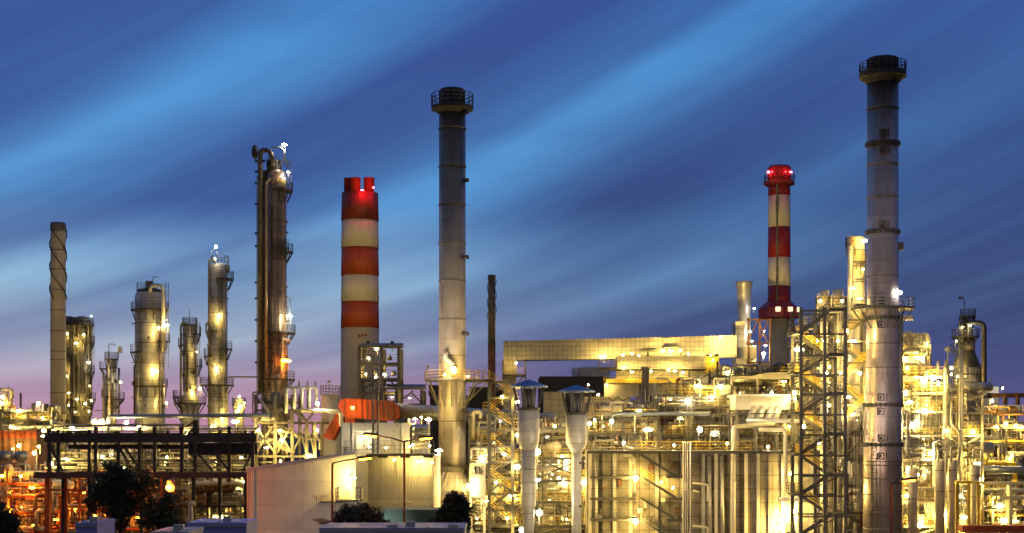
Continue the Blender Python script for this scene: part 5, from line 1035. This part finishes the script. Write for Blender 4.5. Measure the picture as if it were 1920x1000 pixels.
added_flood(LP, (X(1671, 118) - .8, 118, 3), P(1036, 850, 156), 60000, (1, .80, .5), 34); added_flood(DA, (X(758, 118) - .8, 118, 2.5), P(540, 920, 134), 3200, (1, .88, .72), 100)  # unseen floods added to light the vents and the white shed
t = thing('street_lamp', 'orange lamp blazing between the two dark trees at the left', 'street lamp', X(319, 133), 133)
b = MB(); b.tube((X(319, 133), 133, 0), P(319, 905, 133), .09); b.build('pole', 'rust_orange', t); lamp_at(t, P(319, 915, 131.4), .42, 'bulb_flare', False); pl = bpy.data.lights.new('lamp_light', 'POINT'); pl.energy = 3000; pl.color = (1, .2, .02); pl.shadow_soft_size = .3; plo = bpy.data.objects.new('lamp_light', pl); COL.objects.link(plo); plo.parent = t; plo.location = (0, -2.6, Z(915, 133))
b = MB(); b.tube(P(617, 735, 240), P(617, 720, 240), .08); b.bar(P(615, 718, 240), P(619, 713, 240), .35, .3); solo('lamp_pole', b, 'galv', 'tiny lamp pole on the skyline left of the wide banded chimney', 'lamp pole')
# ================================================================ trees
def foliage(blobs, n, s, seed, squash=1.0):
    q = random.Random(seed); b = MB(); tot = sum(r ** 2.2 for *_, r in blobs)
    for (cx, cyy, cz, r) in blobs:
        k = int(n * r ** 2.2 / tot)
        nc = max(5, int(k / 26)); cl = []
        for _ in range(nc):
            d = Vector((q.gauss(0, 1), q.gauss(0, 1), q.gauss(0, 1))).normalized() * (r * q.uniform(.25, 1.2) ** .6); d.z *= squash; cl.append(Vector((cx, cyy, cz)) + d)
        for _ in range(k):
            c = q.choice(cl) + Vector((q.gauss(0, 1), q.gauss(0, 1), q.gauss(0, 1))) * (r * .12 + .05)
            a = Vector((q.gauss(0, 1), q.gauss(0, 1), q.gauss(0, .7))).normalized(); e = a.cross(Vector((q.gauss(0, 1), q.gauss(0, 1), q.gauss(0, 1)))).normalized(); w = s * q.uniform(.6, 1.3)
            b.add([c - a * w, c + e * w * .45, c + a * w, c - e * w * .45], [(0, 1, 2, 3)])
    return b
def tree(label, px, D, blobs, n, s, seed, leaf='leaf_dark', nm='tree', cat='tree'):
    t = thing(nm, label, cat, X(px, D), D); bw = [(X(a, D), D + dy, Z(y, D), L(r, D)) for a, y, r, dy in blobs]
    foliage(bw, n, s, seed).build('crown', leaf, t); b = MB(); top = max(q_[2] for q_ in bw); x = X(px, D)
    b.tube((x, D, 0), (x, D, top * .8), .3, 9, .14)
    for c in bw: b.tube((x, D, top * .45), (c[0], c[1], c[2]), .1, 6, .03)
    b.build('trunk', 'bark', t)
tree('broad round dark tree left of the blazing orange lamp', 228, 128, [(190, 915, 26, 0), (222, 895, 26, .6), (255, 900, 26, 0), (182, 940, 20, -.5), (215, 935, 32, 0), (255, 935, 26, .4), (228, 960, 26, 0), (275, 915, 18, .5), (210, 885, 16, 0)], 12000, .16, 1)
tree('smaller dark tree standing under the blazing orange lamp', 298, 126, [(290, 955, 20, 0), (308, 950, 20, .5), (300, 975, 26, 0), (278, 975, 18, 0), (325, 975, 20, .3), (335, 990, 16, 0), (318, 935, 14, 0)], 8000, .14, 2)
tree('wide low bush in front of the white shed', 672, 119, [(640, 975, 18, 0), (660, 968, 20, .5), (680, 966, 20, 0), (700, 972, 18, .3), (715, 985, 13, 0), (630, 990, 16, 0), (670, 988, 24, 0), (650, 956, 9, 0), (690, 955, 9, 0)], 9000, .13, 3, 'leaf_fir', 'bush', 'bush')
tree('dark ragged pine at the foot of the middle chimney', 851, 118, [(852, 930, 10, 0), (845, 942, 13, .3), (862, 945, 15, 0), (838, 958, 14, 0), (866, 962, 18, .3), (848, 968, 18, 0), (820, 975, 12, .2), (828, 985, 14, 0), (862, 982, 20, 0), (806, 985, 8, 0)], 9000, .13, 4, 'leaf_fir', 'pine_tree')
tree('dark bush cut off by the lower left edge', 8, 120, [(2, 965, 18, 0), (14, 978, 20, .3), (0, 990, 22, 0), (30, 992, 12, 0)], 4000, .14, 5, 'leaf_dark', 'bush', 'bush')
# ================================================================ low roofs along the bottom
def low(label, px0, px1, y, D, dep, m, nm='flat_roofed_hut'):
    t = thing(nm, label, 'building', X((px0 + px1) / 2, D), D + dep / 2); x0, x1, z = X(px0, D), X(px1, D), Z(y, D)
    b = MB(); b.box(x0, x1, D, D + dep, 0, z - .25); b.build('wall', m, t)
    b = MB(); b.box(x0 - .05, x1 + .05, D - .06, D + dep + .06, z - .24, z); b.build('roof', m, t)
    for i in range(1, 4): b = MB(); xx = x0 + (x1 - x0) * i / 4; b.box(xx - .03, xx + .03, D - .1, D + dep + .08, z - .26, z + .04); b.build('seam', 'galv', t)
    b = MB(); b.bar((x0 - .05, D - .14, z - .3), (x1 + .05, D - .14, z - .3), .12); b.build('gutter', 'galv', t)
    b = MB(); xx = x0 + (x1 - x0) * .62; b.cbox((xx, D + 1.4, z + .2), .7, .6, .42); b.build('roof_vent', 'galv', t); return t
low('small blue-walled hut below the round dark tree', 143, 182, 980, 112, 5, 'blue_hut'); 
low('longer blue-walled hut at the bottom left of the white shed', 352, 462, 980, 114, 5, 'blue_hut')
t = low('pale lilac flat roof along the bottom, behind the street lamps', 600, 870, 990, 106, 6, 'lilac_roof')
for px in (736, 850): b = MB(); b.cbox(P(px, 988, 106.6), .8, .6, .35); b.build('roof_vent', 'cream', t)
low('low pale roof sliver below the small dark tree', 285, 352, 997, 100, 5, 'lilac_roof')
D = 124; b = MB(); b.box(X(716, D), X(832, D), D, D + 4, 0, Z(956, D)); solo('green_hut', b, 'teal', 'dark green flat hut between the bush and the pine', 'building')
# ================================================================ repeats of one kind share a group
fam = {'process_unit': 'process units', 'steel_chimney': 'tall grey steel chimneys', 'banded_chimney': 'red and white banded chimneys', 'strake_chimney': 'chimneys with spiral strakes', 'twin_column': 'dark twin columns',
       'capped_vent': 'capped vent stacks', 'pale_cylinder': 'pale cylinders above the stair tower', 'vertical_drum': 'vertical drums in the bright right unit', 'horizontal_drum': 'end-on gold drums', 'drum': 'blue-grey drums at the left edge',
       'stair_tower': 'stair towers', 'plant_block': 'plant blocks behind the units', 'flat_roofed_hut': 'flat-roofed huts along the bottom', 'tree': 'dark trees at the left', 'bush': 'dark bushes', 'lamp_pole': 'thin lamp poles',
       'pipe_run': 'large single pipes', 'frame_tower': 'open steel frame towers', 'dark_building': 'black buildings in the middle distance', 'clad_wall': 'clad walls'}
for o in list(COL.objects):
    k = o.name.split('.')[0]
    if o.parent is None and o.get('category') and k in fam and 'group' not in o.keys(): o['group'] = fam[k]
